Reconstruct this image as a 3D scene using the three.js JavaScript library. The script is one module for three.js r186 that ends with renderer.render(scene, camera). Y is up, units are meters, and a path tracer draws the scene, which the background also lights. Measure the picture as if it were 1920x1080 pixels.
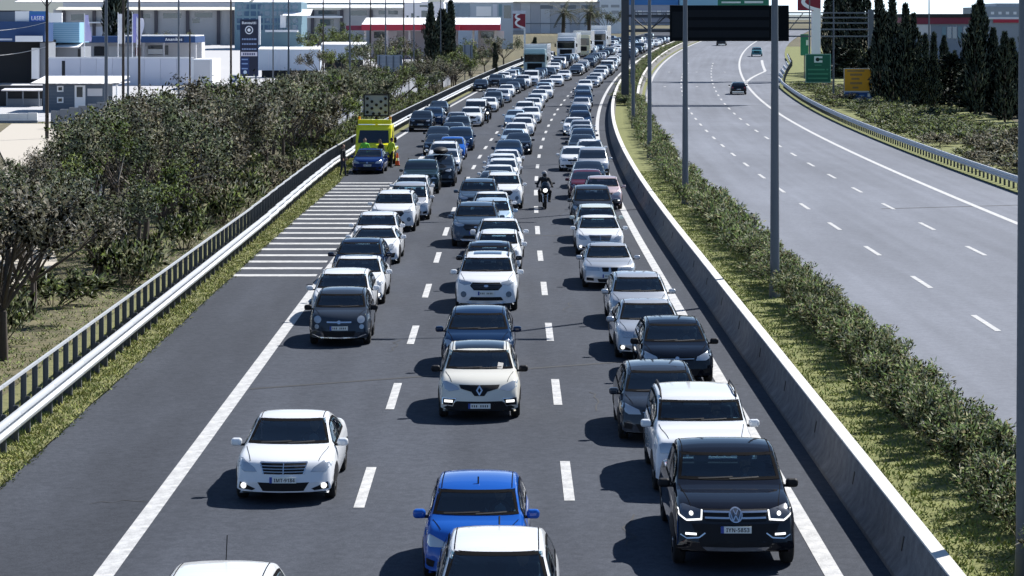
import * as THREE from 'three';
import { mergeGeometries, mergeVertices, toCreasedNormals } from 'three/addons/utils/BufferGeometryUtils.js';
import { RoundedBoxGeometry } from 'three/addons/geometries/RoundedBoxGeometry.js';
import { TessellateModifier } from 'three/addons/modifiers/TessellateModifier.js';
import { MarchingCubes } from 'three/addons/objects/MarchingCubes.js';
import { ImprovedNoise } from 'three/addons/math/ImprovedNoise.js';

// ---------------------------------------------------------------- camera, sky, sun, exposure
const scene = new THREE.Scene();
const camera = new THREE.PerspectiveCamera(24.42, 1920 / 2082, 0.5, 9000);
camera.position.set(0, 9, 0);
camera.lookAt(0, 9, -100);
camera.setViewOffset(1920, 2082, 0, 1002, 1920, 1080);   // level camera on the overpass, lens shifted down
const renderer = new THREE.WebGLRenderer({ antialias: true });
renderer.setSize(1024, 576);
renderer.toneMapping = THREE.LinearToneMapping;
renderer.toneMappingExposure = 1.58;
renderer.shadowMap.enabled = true;
const SUN = new THREE.Vector3(0.69, 1.0, -0.72).normalize();
{ // clear dry sky: deep blue overhead, whitish towards the horizon
  const w = 256, h = 256, d = new Float32Array(w * h * 4), hor = [1.22, 1.46, 1.62], mid = [.20, .36, .62], zen = [.035, .07, .17];
  for (let y = 0; y < h; y++) for (let x = 0; x < w; x++) {
    const el = ((y + .5) / h - .5) * Math.PI, s = Math.max(0, Math.sin(el)), i = (y * w + x) * 4, a = Math.exp(-s / .06), b = Math.exp(-s / .42);
    for (let c = 0; c < 3; c++) d[i + c] = zen[c] + (mid[c] - zen[c]) * b + (hor[c] - mid[c]) * a * b;
    d[i + 3] = 1;
  }
  const t = new THREE.DataTexture(d, w, h, THREE.RGBAFormat, THREE.FloatType); t.mapping = THREE.EquirectangularReflectionMapping; t.magFilter = THREE.LinearFilter; t.needsUpdate = true;
  scene.background = t; scene.environment = t;
}
scene.backgroundIntensity = scene.environmentIntensity = 0.85;
const sun = new THREE.DirectionalLight(0xfffcf8, 5);
sun.position.copy(SUN).multiplyScalar(400).add(new THREE.Vector3(0, 0, -150));
sun.target.position.set(0, 0, -150);
sun.castShadow = true;
sun.shadow.mapSize.set(4096, 4096);
Object.assign(sun.shadow.camera, { left: -160, right: 160, top: 200, bottom: -200, near: 1, far: 1200 });
scene.add(sun, sun.target);

// ---------------------------------------------------------------- helpers
function rng(seed) { let a = seed >>> 0; return () => { a = (a + 0x6D2B79F5) | 0; let t = Math.imul(a ^ (a >>> 15), 1 | a); t = (t + Math.imul(t ^ (t >>> 7), 61 | t)) ^ t; return ((t ^ (t >>> 14)) >>> 0) / 4294967296; }; }
const V = (x, y, z) => new THREE.Vector3(x, y, z);
const used = {};
function numbered(n) { const k = used[n] = (used[n] ?? -1) + 1; return k ? n + '_' + String(k).padStart(3, '0') : n; }
function tag(o, label, category, group, kind) { if (label) o.userData.label = label; if (category) o.userData.category = category; if (group) o.userData.group = group; if (kind) o.userData.kind = kind; return o; }
function thing(name, label, category, [x, y, z] = [0, 0, 0], turn = 0, group) {
  const o = new THREE.Group(); o.name = numbered(name); o.position.set(x, y, z); o.rotation.y = turn; scene.add(o);
  return tag(o, label, category, group);
}
function part(parent, name, geometry, material, kind) {
  const m = new THREE.Mesh(geometry, material); m.name = parent === scene ? numbered(name) : name; m.castShadow = m.receiveShadow = true; parent.add(m);
  if (kind) m.userData.kind = kind;
  return m;
}
const structure = (name, geometry, material, parent = scene) => { const m = part(parent, name, geometry, material); if (parent === scene) m.userData.kind = 'structure'; return m; };
const plain = g => { const q = g.index ? g.toNonIndexed() : g; for (const k of Object.keys(q.attributes)) if (!['position', 'normal', 'uv', 'color'].includes(k)) q.deleteAttribute(k); return q; };
const merge = gs => { const a = gs.map(plain); const col = a.some(g => g.attributes.color), uv = a.every(g => g.attributes.uv); for (const g of a) { if (!uv) g.deleteAttribute('uv'); if (col && !g.attributes.color) g.setAttribute('color', new THREE.BufferAttribute(new Float32Array(g.attributes.position.count * 3).fill(1), 3)); } return mergeGeometries(a); };
function box(x0, x1, y0, y1, z0, z1) { const g = new THREE.BoxGeometry(x1 - x0, y1 - y0, z1 - z0); g.translate((x0 + x1) / 2, (y0 + y1) / 2, (z0 + z1) / 2); return g; }
function rbox(w, h, d, r, x = 0, y = 0, z = 0, seg = 2) { const g = new RoundedBoxGeometry(w, h, d, seg, r); g.translate(x, y, z); return g; }
function cyl(r0, r1, h, x, y, z, n = 8) { const g = new THREE.CylinderGeometry(r1, r0, h, n); g.translate(x, y + h / 2, z); return g; }
function bar(a, b, r, n = 6, r2 = r) { const d = b.clone().sub(a), g = new THREE.CylinderGeometry(r2, r, d.length(), n); g.translate(0, d.length() / 2, 0); g.applyQuaternion(new THREE.Quaternion().setFromUnitVectors(V(0, 1, 0), d.normalize())); g.translate(a.x, a.y, a.z); return g; }
function beamBox(a, b, w, h) { const d = b.clone().sub(a), L = d.length(), g = new THREE.BoxGeometry(w, h, L); g.lookAt(d); g.translate((a.x + b.x) / 2, (a.y + b.y) / 2, (a.z + b.z) / 2); return g; }
function geo(pos, idx, uv, col) { const g = new THREE.BufferGeometry(); g.setAttribute('position', new THREE.Float32BufferAttribute(pos, 3)); if (uv) g.setAttribute('uv', new THREE.Float32BufferAttribute(uv, 2)); if (col) g.setAttribute('color', new THREE.Float32BufferAttribute(col, 3)); if (idx) g.setIndex(idx); g.computeVertexNormals(); return g; }
const noise3 = new ImprovedNoise();
const fbm = (x, y, o = 4) => { let s = 0, a = .5, f = 1; for (let i = 0; i < o; i++) { s += a * noise3.noise(x * f, y * f, 3.7 + i * 5.1); a *= .5; f *= 2.03; } return s; };
// tileable noise texture: two colours (linear) mixed by speckle
function speckle(size, cell, seed, lo, hi, opts = {}) {
  const r = rng(seed), d = new Uint8Array(size * size * 4), n = size / cell, lat = [];
  const octs = opts.octaves ?? 4;
  for (let o = 0; o < octs; o++) { const m = Math.max(2, Math.round(n * 2 ** o / 4)); lat.push([m, Float32Array.from({ length: m * m }, () => r())]); }
  for (let y = 0; y < size; y++) for (let x = 0; x < size; x++) {
    let v = 0, a = 1, t = 0;
    for (let o = 0; o < octs; o++) { const [m, L] = lat[o], fx = x / size * m, fy = y / size * m, x0 = fx | 0, y0 = fy | 0, u = fx - x0, w = fy - y0, x1 = (x0 + 1) % m, y1 = (y0 + 1) % m;
      const q = (L[y0 * m + x0] * (1 - u) + L[y0 * m + x1] * u) * (1 - w) + (L[y1 * m + x0] * (1 - u) + L[y1 * m + x1] * u) * w; v += q * a; t += a; a *= opts.gain ?? .8; }
    v = v / t + (r() - .5) * (opts.grain ?? .35);
    v = Math.min(1, Math.max(0, (v - .5) * (opts.contrast ?? 1.6) + .5));
    const i = (y * size + x) * 4;
    for (let c = 0; c < 3; c++) { const l = lo[c] + (hi[c] - lo[c]) * v; d[i + c] = 255 * (l <= .0031308 ? l * 12.92 : 1.055 * l ** (1 / 2.4) - .055); }
    d[i + 3] = 255;
  }
  const t = new THREE.DataTexture(d, size, size); t.colorSpace = THREE.SRGBColorSpace; t.magFilter = THREE.LinearFilter; t.minFilter = THREE.LinearMipmapLinearFilter; t.generateMipmaps = true; t.wrapS = t.wrapT = THREE.RepeatWrapping; t.needsUpdate = true; return t;
}
const lin = (r, g, b) => new THREE.Color().setRGB(r, g, b);
const std = (c, roughness = .8, metalness = 0, o = {}) => new THREE.MeshStandardMaterial({ color: Array.isArray(c) ? lin(...c) : c, roughness, metalness, ...o });
// canvas print
function print(w, h, draw, o = {}) { const c = document.createElement('canvas'); c.width = w; c.height = h; const g = c.getContext('2d'); draw(g, w, h); const t = new THREE.CanvasTexture(c); t.colorSpace = THREE.SRGBColorSpace; return new THREE.MeshStandardMaterial({ map: t, roughness: .5, ...o }); }

// ---------------------------------------------------------------- the lie of the road: D metres ahead of the overpass
const rise = D => { const k = 30, x = (Math.min(D, 900) - 270) / k; return .015 * k * (x < 30 ? Math.log1p(Math.exp(x)) : x); };
const bend = D => { if (D < 100) return 0; const d = Math.min(D, 620); return 1.45e-4 * (d - 100) ** 2 + (D - d) * 2 * 1.45e-4 * 520; };
const turnAt = D => -Math.atan2(bend(D + 1) - bend(D - 1), 2);
const on = (x, D, y = 0) => V(x + bend(D), rise(D) + y, -D);
// a sheet along the road; x0, x1 numbers or functions of D
function sheet(x0, x1, D0, D1, y, { nx = 1, step = 4, uv = 1, color } = {}) {
  const f = v => typeof v === 'function' ? v : () => v, a = f(x0), b = f(x1), nD = Math.max(1, Math.ceil((D1 - D0) / step)), P = [], U = [], C = [], I = [];
  for (let j = 0; j <= nD; j++) { const D = D0 + (D1 - D0) * j / nD;
    for (let i = 0; i <= nx; i++) { const x = a(D) + (b(D) - a(D)) * i / nx, p = on(x, D, y); P.push(p.x, p.y, p.z); U.push(x * uv, D * uv); if (color) C.push(...color(x, D)); } }
  for (let j = 0; j < nD; j++) for (let i = 0; i < nx; i++) { const k = j * (nx + 1) + i, l = k + nx + 1; I.push(k, k + 1, l, k + 1, l + 1, l); }
  return geo(P, I, U, color ? C : null);
}
// a profile [[x, y] ...] swept along the road
function sweep(profile, D0, D1, step = 4, uvs = 1, wob) {
  const n = Math.max(1, Math.ceil((D1 - D0) / step)), P = [], I = [], U = [], m = profile.length; let len = [0];
  for (let i = 1; i < m; i++) len.push(len[i - 1] + Math.hypot(profile[i][0] - profile[i - 1][0], profile[i][1] - profile[i - 1][1]));
  for (let j = 0; j <= n; j++) { const D = D0 + (D1 - D0) * j / n; for (let i = 0; i < m; i++) { const p = on(profile[i][0], D, profile[i][1] + (wob ? wob(D) : 0)); P.push(p.x, p.y, p.z); U.push(D * uvs, len[i] * uvs); } }
  for (let j = 0; j < n; j++) for (let i = 0; i < m - 1; i++) { const k = j * m + i, l = k + m; I.push(k, l, k + 1, k + 1, l, l + 1); }
  const ring = profile.map(q => new THREE.Vector2(...q)); if (ring[0].distanceTo(ring[m - 1]) < 1e-6) ring.pop();
  const tri = THREE.ShapeUtils.triangulateShape(ring, []), ccw = THREE.ShapeUtils.isClockWise(ring) ? -1 : 1;
  for (const [q, r, w] of tri) { I.push(q, ccw > 0 ? r : w, ccw > 0 ? w : r); I.push(n * m + q, n * m + (ccw > 0 ? w : r), n * m + (ccw > 0 ? r : w)); }
  return toCreasedNormals(geo(P, I, U), .6);
}
// ---------------------------------------------------------------- ground, carriageways, markings
const texAsphalt = speckle(512, 4, 11, [.035, .040, .050], [.076, .084, .102], { octaves: 5, grain: .9, contrast: 1.5 });
const texOld = speckle(512, 4, 12, [.128, .139, .162], [.20, .213, .241], { octaves: 5, grain: .8, contrast: 1.3 });
const texSoil = speckle(512, 8, 13, [.05, .052, .03], [.22, .19, .13], { octaves: 6, grain: .4, contrast: 1.8 });
const texGrass = speckle(512, 6, 14, [.08, .092, .03], [.22, .21, .085], { octaves: 6, grain: .5, contrast: 1.8 });
const texMeadow = speckle(512, 6, 24, [.085, .105, .028], [.235, .235, .08], { octaves: 6, grain: .5, contrast: 1.8 }), texConcrete = speckle(512, 10, 15, [.085, .082, .085], [.22, .215, .21], { octaves: 6, grain: .3, contrast: 1.6 });
const texPaint = speckle(256, 6, 16, [.28, .28, .28], [.62, .62, .61], { octaves: 6, grain: .5, contrast: 1.5 });
const M = {
  asphalt: new THREE.MeshPhysicalMaterial({ map: texAsphalt, roughness: .9, specularIntensity: .3, vertexColors: true }),
  old: new THREE.MeshPhysicalMaterial({ map: texOld, roughness: .85, specularIntensity: .4, vertexColors: true }),
  soil: new THREE.MeshStandardMaterial({ map: texSoil, roughness: 1, vertexColors: true }),
  meadow: new THREE.MeshStandardMaterial({ map: texMeadow, roughness: 1 }),
  grass: new THREE.MeshStandardMaterial({ map: texGrass, roughness: 1 }),
  concrete: new THREE.MeshStandardMaterial({ map: texConcrete, roughness: .9 }),
  paint: new THREE.MeshStandardMaterial({ map: texPaint, roughness: .7 }),
  tar: std([.02, .02, .022], .7), zinc: std([.52, .54, .56], .5, .25), zincDull: std([.10, .107, .12], .65, .3), sunlitPaint: std([.62, .60, .56], .9), steelDark: std([.05, .055, .065], .6, .3),  // includes the pale barrier-top tone, with sunlight put into the colour
  pole: std([.10, .118, .145], .5, .35), black: std([.012, .012, .014], .5),
};
const patchy = (sx, sd, lo, hi, seed) => (x, D) => { const v = Math.min(1, Math.max(0, .5 + fbm(x * sx + seed, D * sd, 4) * 1.3)), k = lo + (hi - lo) * v; return [k, k, k]; };
{ // ground out to the horizon
  const P = [], I = [], U = [], C = [], xs = [], ds = [];
  for (let x = -1600; x <= 1600; x += Math.abs(x) < 120 ? 6 : 60) xs.push(x);
  for (let d = -150; d <= 5200; d += d < 420 ? 6 : d < 1000 ? 40 : 250) ds.push(d);
  for (const d of ds) for (const x of xs) { P.push(x, rise(d) - .09, -d); U.push(x / 5, d / 5); const v = .75 + fbm(x * .05, d * .05) * .8, p = Math.max(0, fbm(x * .021 + 9, d * .021) * 2.2 - .25); C.push(v * (1 + p), v * (1 + p * .8), v * (.8 + p * .8)); }
  const n = xs.length; for (let j = 0; j < ds.length - 1; j++) for (let i = 0; i < n - 1; i++) { const k = j * n + i, l = k + n; I.push(k, k + 1, l, k + 1, l + 1, l); }
  structure('ground', geo(P, I, U, C), M.soil);
}
const roadL = tag(new THREE.Group(), 'dark asphalt carriageway full of queueing cars', 'road', null, 'structure'); roadL.name = 'road'; scene.add(roadL);
const leftEdge = D => D < 140 ? -9.85 + .12 * fbm(D * .9, 2) : -9.85 - .8 * Math.min(1, (D - 140) / 30) + .12 * fbm(D * .9, 2);
{
  const base = patchy(.5, .06, .82, 1.12, 1);
  part(roadL, 'asphalt', sheet(leftEdge, 6.25, -80, 700, 0, { nx: 54, step: 1.5, uv: 1 / 4, color: (x, D) => {
    const [k0] = base(x, D), k = k0 * (1 + .20 * fbm(x * 1.9 + 7, D * .16, 4) + .10 * fbm(x * 4.1, D * 1.3 + 5, 3)); let t = 0; for (const c of [-4.7, -.85, 3.15]) for (const w of [-.85, .85]) t += Math.exp(-(((x - c - w) / .35) ** 2));
    const oil = [-4.7, -.85, 3.15].reduce((q, c) => q + Math.exp(-(((x - c) / .38) ** 2)), 0), sh = x < -6.6 ? .9 : 1, v = k * (1 + .05 * t) * (1 - .13 * oil * (.6 + fbm(D * .11, x + 3, 3))) * sh; return [v, v, v * 1.01]; } }), M.asphalt);
  const line = (name, x, w, D0, D1, n, y = .008, step = 4) => part(n, name, sheet(typeof x === 'function' ? D => x(D) - w / 2 : x - w / 2, typeof x === 'function' ? D => x(D) + w / 2 : x + w / 2, D0, D1, y, { step, uv: .5 }), M.paint);
  line('edge_line', -6.62, .33, -60, 178, roadL);
  line('edge_line', D => D < 190 ? -9.9 - .35 * (D - 160) / 30 : -10.1, .28, 160, 640, roadL);
  line('edge_line', 5.22, .30, -60, 640, roadL);
  for (const [x, o] of [[-2.83, 23.4], [1.08, 24.1]]) for (let D = o; D < 420; D += 12) line('lane_dash', x, .20, D, D + 4.3, roadL, .008, 3);
  for (let D = 196; D < 420; D += 12) line('lane_dash', -6.5, .2, D, D + 4, roadL, .008, 3);
  for (let i = 0; i < 21; i++) { const D = 90.3 + i * 2.58; part(roadL, 'hatch_bar', sheet(-9.85, -6.9, D, D + .74, .008, { step: 1, uv: .5 }), M.paint); }
  const joint = (a, b, wd, p) => { const A = on(a[0], a[1], .006), B = on(b[0], b[1], .006); part(p, 'tar_joint', geo([A.x, A.y, A.z, B.x, B.y, B.z, B.x, B.y, B.z - wd, A.x, A.y, A.z - wd], [0, 1, 2, 0, 2, 3]), M.tar); };
  joint([-6.4, 62.6], [5, 68.7], .22, roadL); joint([-2.6, 107], [5, 107.6], .2, roadL);
  { const r = rng(301), seal = std([.030, .031, .034], .85); for (let i = 0; i < 12; i++) { const D = 34 + r() * 95, x = -9.4 + r() * 14, n = 7, P = [], I = []; let a = x, b = D, h = r() < .6 ? 1.57 + (r() - .5) * .3 : (r() - .5) * .5; for (let k = 0; k <= n; k++) { const w = .012 + .012 * r(), q = on(a, b, .006); P.push(q.x - w * Math.sin(h), q.y, q.z + w * -Math.cos(h), q.x + w * Math.sin(h), q.y, q.z + w * Math.cos(h)); if (k) { const m = (k - 1) * 2; I.push(m, m + 1, m + 2, m + 1, m + 3, m + 2); } const hh = h + (r() - .5) * 1.6; a += Math.cos(hh) * .22; b += Math.sin(hh) * .45; } part(roadL, 'sealed_crack', geo(P, I), new THREE.MeshStandardMaterial({ color: seal.color, roughness: .85, side: THREE.DoubleSide })); } }
  // opposite carriageway
  const roadR = tag(new THREE.Group(), 'pale worn asphalt carriageway, nearly empty', 'road', null, 'structure'); roadR.name = numbered('road'); scene.add(roadR);
  const rEdge = D => D < 315 ? 26.1 : D < 400 ? 26.1 + 4 * (D - 315) / 85 : 30.1;
  const pb = patchy(.22, .035, .86, 1.1, 4), str = (x, D) => fbm(x * 1.6 + 40, D * .02, 3);
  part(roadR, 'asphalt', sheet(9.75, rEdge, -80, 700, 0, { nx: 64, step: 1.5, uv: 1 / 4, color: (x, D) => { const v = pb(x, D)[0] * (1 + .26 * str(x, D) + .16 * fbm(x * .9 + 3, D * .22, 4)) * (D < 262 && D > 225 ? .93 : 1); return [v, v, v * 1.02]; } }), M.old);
  line('edge_line', 10.12, .32, -60, 640, roadR); line('edge_line', 22.4, .30, -60, 640, roadR);
  for (const x of [14.1, 18.15]) { for (let D = 38.4; D < 420; D += 12) line('lane_dash', x, .18, D, D + 4, roadR, .008, 3); }
  line('ramp_line', D => D < 376 ? 22.5 + 3.6 * ((D - 331) / 45) ** 1.3 : 26.1, .4, 331, 430, roadR);
  for (const D of [318, 372]) for (const x of [12.1, 16.1, 20.2]) { // lane arrows
    const a = on(x, D, .009); part(roadR, 'lane_arrow', geo([a.x - .14, a.y, a.z, a.x + .14, a.y, a.z, a.x + .14, a.y + .03, a.z - 4, a.x - .14, a.y + .03, a.z - 4, a.x - .55, a.y + .03, a.z - 4, a.x + .55, a.y + .03, a.z - 4, a.x, a.y + .05, a.z - 6.5], [0, 1, 2, 0, 2, 3, 4, 5, 6]), M.paint); }
  joint([17.6, 122.6], [26, 125.6], .25, roadR); joint([9.9, 268], [26.2, 262], .4, roadR);
  // verge and median soil
  structure('left_verge', sheet(-12.2, D => leftEdge(D) - .0, -80, 520, .02, { nx: 3, step: 4, uv: 1 / 3 }), M.grass);
  structure('median_strip', sheet(6.7, 9.8, -80, 640, .05, { nx: 3, step: 4, uv: 1 / 3 }), M.meadow);
  structure('right_verge', sheet(D => rEdge(D), D => rEdge(D) + 16, 60, 520, .03, { nx: 4, step: 5, uv: 1 / 3 }), M.meadow);
}
// ---------------------------------------------------------------- concrete median barriers, cast in 6 m lengths with drain slots
function barrier(x, dir, D0, D1, label, Lseg) {
  const prof = [[x, 0], [x, .09], [x + dir * .16, .30], [x + dir * .25, .80], [x + dir * .27, .82], [x + dir * .53, .82], [x + dir * .55, .80], [x + dir * .60, .3], [x + dir * .66, 0]];
  const g = thing('concrete_barrier', label, 'barrier', [0, 0, 0]);
  const slot = rbox(.05, .24, .09, .01);
  for (let D = D0; D < D1; D += Lseg) {
    const wob = .012 * fbm(D * 3.1, 7, 2);
    part(g, 'barrier_block', sweep(dir > 0 ? prof : prof.slice().reverse(), D, Math.min(D1, D + Lseg - .025), 3, .4, () => wob), M.concrete);
    part(g, 'painted_sunlit_top', sweep((dir > 0 ? [[.262, .822], [.275, .84], [.52, .84], [.535, .822]] : [[-.535, .822], [-.52, .84], [-.275, .84], [-.262, .822]]).map(([a, c]) => [x + a, c]), D, Math.min(D1, D + Lseg - .025), 3, .4, () => wob), M.sunlitPaint);  // paler strip added along the top, sunlight painted into its colour
    if (D < 150) { const p = on(x + dir * .205, D + Lseg * .62, .5), s = part(g, 'drain_slot', slot, M.black); s.position.copy(p); s.rotation.z = -dir * .17; }
  }
}
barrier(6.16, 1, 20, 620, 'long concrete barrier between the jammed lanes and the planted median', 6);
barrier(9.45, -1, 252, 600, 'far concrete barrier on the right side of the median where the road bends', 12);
// ---------------------------------------------------------------- guardrails
const wBeam = (x, y, s) => { const q = [[0, -.165], [.045, -.155], [.07, -.115], [.075, -.07], [.02, -.03], [.02, .03], [.075, .07], [.07, .115], [.045, .155], [0, .165], [-.012, .16], [.03, .115], [.008, .03], [.008, -.03], [.03, -.115], [-.012, -.16]]; return q.map(([a, b]) => [x + s * a * 1.25, y + b * 1.2]); };
const postShape = merge([box(-.05, .05, -.2, .82, -.012, .012), box(-.05, -.04, -.2, .82, -.045, .045), box(.04, .05, -.2, .82, -.045, .045)]);
function guardrail(xf, side, D0, D1, Dnear, label, extra) {
  const g = thing('guardrail', label, 'guardrail');
  for (let D = D0; D < D1; D += D < Dnear ? 4 : 16) { const D2 = Math.min(D1, D + (D < Dnear ? 4 : 16)), x = xf(D), p = wBeam(x, .62, side); part(g, 'rail_beam', sweep(side > 0 ? p : p.slice().reverse(), D, D2 - .012, 2), M.zinc); }
  const far = [];
  for (let D = D0 + .6; D < D1; D += 1.333) { const p = on(xf(D) - side * .13, D), m = new THREE.Matrix4().makeRotationY(turnAt(D)).setPosition(p.x, p.y, p.z);
    if (D < Dnear) { const o = part(g, 'post', postShape, M.zincDull); o.position.copy(p); o.rotation.y = turnAt(D); } else if (far.length < 400) far.push(postShape.clone().applyMatrix4(m)); }
  if (far.length) part(g, 'far_posts', merge(far), M.zincDull, 'stuff');
  if (extra) extra(g);
  return g;
}
const railX = D => -10.42 - .6 * Math.min(1, Math.max(0, (D - 105) / 50));
guardrail(railX, 1, 34, 420, 150, 'bright steel guardrail in front of the taller railing on the left edge');
{ // taller railing behind it
  const g = thing('roadside_railing', 'tall dark railing with thin top rail behind the left guardrail', 'railing');
  const post = merge([box(-.06, .06, -.2, 1.28, -.02, .02), box(-.06, -.045, -.2, 1.28, -.05, .05)]); const far = [];
  for (let D = 35; D < 420; D += 1.333) { const p = on(railX(D) - .3, D), t = turnAt(D);
    if (D < 150) { const o = part(g, 'post', post, M.zincDull); o.position.copy(p); o.rotation.y = t; } else far.push(post.clone().applyMatrix4(new THREE.Matrix4().makeRotationY(t).setPosition(p.x, p.y, p.z))); }
  part(g, 'far_posts', merge(far), M.zincDull, 'stuff');
  const rect = (y, h, w, D) => { const c = railX(D) - .3; return [[c - w, y], [c + w, y], [c + w, y + h], [c - w, y + h], [c - w, y]]; };
  for (let D = 34; D < 420; D += D < 150 ? 4 : 18) part(g, 'top_rail', sweep(rect(1.27, .06, .03, D + 2), D, D + (D < 150 ? 3.97 : 17.97), 2), M.zinc);
  for (let D = 34; D < 420; D += 6) part(g, 'lower_rail', sweep(rect(.34, .07, .03, D + 3), D, D + 5.97, 2), M.zincDull);
}
guardrail(D => D < 315 ? 26.5 : D < 400 ? 26.5 + 4 * (D - 315) / 85 : 30.5, -1, 70, 440, 190, 'steel guardrail along the right edge of the pale carriageway');
// ---------------------------------------------------------------- lamp posts
const lampPole = (() => { const g = new THREE.CylinderGeometry(.085, .16, 14, 12); g.translate(0, 7, 0); return g; })();
function lampPost(x, D, label, arms = 2, h = 1, r = 1) {
  const p = on(x, D), o = thing('lamp_post', label, 'lamp post', [p.x, p.y, p.z], turnAt(D), 'lamp posts');
  const pole = part(o, 'pole', lampPole, M.pole); pole.scale.set(r, h, r);
  part(o, 'base_plate', merge([box(-.25, .25, 0, .03, -.25, .25), cyl(.19, .18, .5, 0, .03, 0, 10)]), M.pole);
  for (let i = 0; i < arms; i++) { const s = i ? -1 : 1; part(o, 'arm', bar(V(0, 14 * h - .1, 0), V(s * 1.9, 14 * h + .55, 0), .05, 8), M.pole); part(o, 'luminaire', rbox(.95, .14, .34, .06, s * 2.2, 14 * h + .62, 0), M.zincDull); }
  return o;
}
lampPost(8.22, 41, 'nearest grey lamp post at the right edge, in the median', 2, 1, 1.1);
lampPost(8.5, 83, 'grey lamp post in the median hedge, second nearest');
lampPost(8.35, 125, 'grey lamp post in the median hedge, third nearest');
lampPost(8.3, 167, 'grey lamp post in the median hedge, fourth nearest');
lampPost(8.2, 212, 'grey lamp post in the median hedge just before the message board gantry');
lampPost(8.2, 300, 'grey lamp post in the median beyond the message board gantry');
for (const [u, D, l] of [[541, 210, 'thin grey lamp post left of the yellow truck, among dark trees'], [656, 235, 'thin grey lamp post right behind the grey wall by the yellow truck'], [723, 300, 'thin lamp post behind the ribbed sign back'], [776, 300, 'thin lamp post between ribbed sign back and red canopy'], [826, 330, 'thin lamp post in front of the red and white canopy']])
  { const X = (u - 960) * D / 4811 - bend(D); lampPost(X, D, l, 1, .95, .62); }
lampPost((1563 - 960) * 278 / 4811 - bend(278), 278, 'thin lamp post between the green and the yellow road signs', 1, .95, .7);
lampPost((1518 - 960) * 330 / 4811 - bend(330), 330, 'thin dark lamp post behind the green road sign', 1, .95, .7);
lampPost((1742 - 960) * 330 / 4811 - bend(330), 330, 'lamp post rising above the cypress trees on the right', 2, .82, .9);
// ---------------------------------------------------------------- cars
const glassMat = new THREE.MeshPhysicalMaterial({ color: lin(.38, .52, .58), roughness: .02, transmission: 1, thickness: 0, ior: 1.8, side: THREE.DoubleSide });
const glassDark = new THREE.MeshPhysicalMaterial({ color: lin(.008, .012, .018), roughness: .06, clearcoat: 1, clearcoatRoughness: .03 });
const CM = {
  trim: new THREE.MeshPhysicalMaterial({ color: lin(.012, .012, .014), roughness: .6, specularIntensity: .4 }), tyre: std([.012, .012, .012], .9), rim: std([.5, .5, .52], .3, .8), chrome: std([.75, .76, .78], .15, .9),
  lens: new THREE.MeshPhysicalMaterial({ color: lin(.42, .46, .50), roughness: .15, metalness: .45, clearcoat: 1, clearcoatRoughness: .02 }), lensDark: new THREE.MeshPhysicalMaterial({ color: lin(.10, .11, .13), roughness: .2, metalness: .4, clearcoat: 1 }),
  lit: std([.9, .9, .88], .4, 0, { emissive: lin(1, .98, .92), emissiveIntensity: .9 }), tail: new THREE.MeshPhysicalMaterial({ color: lin(.35, .01, .012), roughness: .2, clearcoat: 1 }),
  cabin: new THREE.MeshPhysicalMaterial({ color: lin(.02, .023, .028), roughness: 1, specularIntensity: 0 }), seat: new THREE.MeshPhysicalMaterial({ color: lin(.085, .09, .10), roughness: 1, specularIntensity: 0 }), frit: new THREE.MeshPhysicalMaterial({ color: lin(.005, .005, .006), roughness: .9, specularIntensity: .1 }), cream: std([.42, .41, .38], .7),
};
const paint = (r, g, b, o = {}) => new THREE.MeshPhysicalMaterial({ color: lin(r, g, b), roughness: .5, specularIntensity: 0, clearcoat: 1, clearcoatRoughness: .04, ...o });
const PAINT = {
  white: paint(.73, .745, .76), silver: paint(.50, .52, .55, { metalness: .55, roughness: .35 }), cream: paint(.66, .64, .57), grey: paint(.030, .038, .052), charcoal: paint(.012, .016, .023), black: paint(.005, .006, .010),
  slate: paint(.05, .08, .125), blue: paint(.012, .09, .40), navy: paint(.006, .012, .035), darkblue: paint(.006, .020, .058), lightblue: paint(.38, .50, .62, { metalness: .4 }),
  darkgreen: paint(.010, .022, .024), mint: paint(.60, .66, .62), rose: paint(.42, .34, .36, { metalness: .3 }), maroon: paint(.09, .016, .028), darkbrown: paint(.007, .007, .010), royal: paint(.006, .022, .11), teal: paint(.05, .16, .18), yellow: paint(.88, .80, .03),
};
const SLOT = new THREE.MeshStandardMaterial(), SLOT2 = new THREE.MeshStandardMaterial();   // stand-ins for the paint of each car
function chaikin(p, n) { for (; n--;) { const q = [p[0]]; for (let i = 0; i < p.length - 1; i++) { const [a, b] = [p[i], p[i + 1]]; if (i) q.push([a[0] * .75 + b[0] * .25, a[1] * .75 + b[1] * .25]); if (i < p.length - 2) q.push([a[0] * .25 + b[0] * .75, a[1] * .25 + b[1] * .75]); } q.push(p[p.length - 1]); p = q; } return p; }
function curve(pts, n = 2) { const c = chaikin(pts, n); const f = z => { if (z <= c[0][0]) return c[0][1]; for (let i = 1; i < c.length; i++) if (z <= c[i][0]) { const t = (z - c[i - 1][0]) / (c[i][0] - c[i - 1][0] || 1); return c[i - 1][1] + t * (c[i][1] - c[i - 1][1]); } return c[c.length - 1][1]; }; f.pts = c; return f; }
const lerp = (a, b, t) => a + (b - a) * t, clamp = (v, a = 0, b = 1) => Math.min(b, Math.max(a, v));
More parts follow.
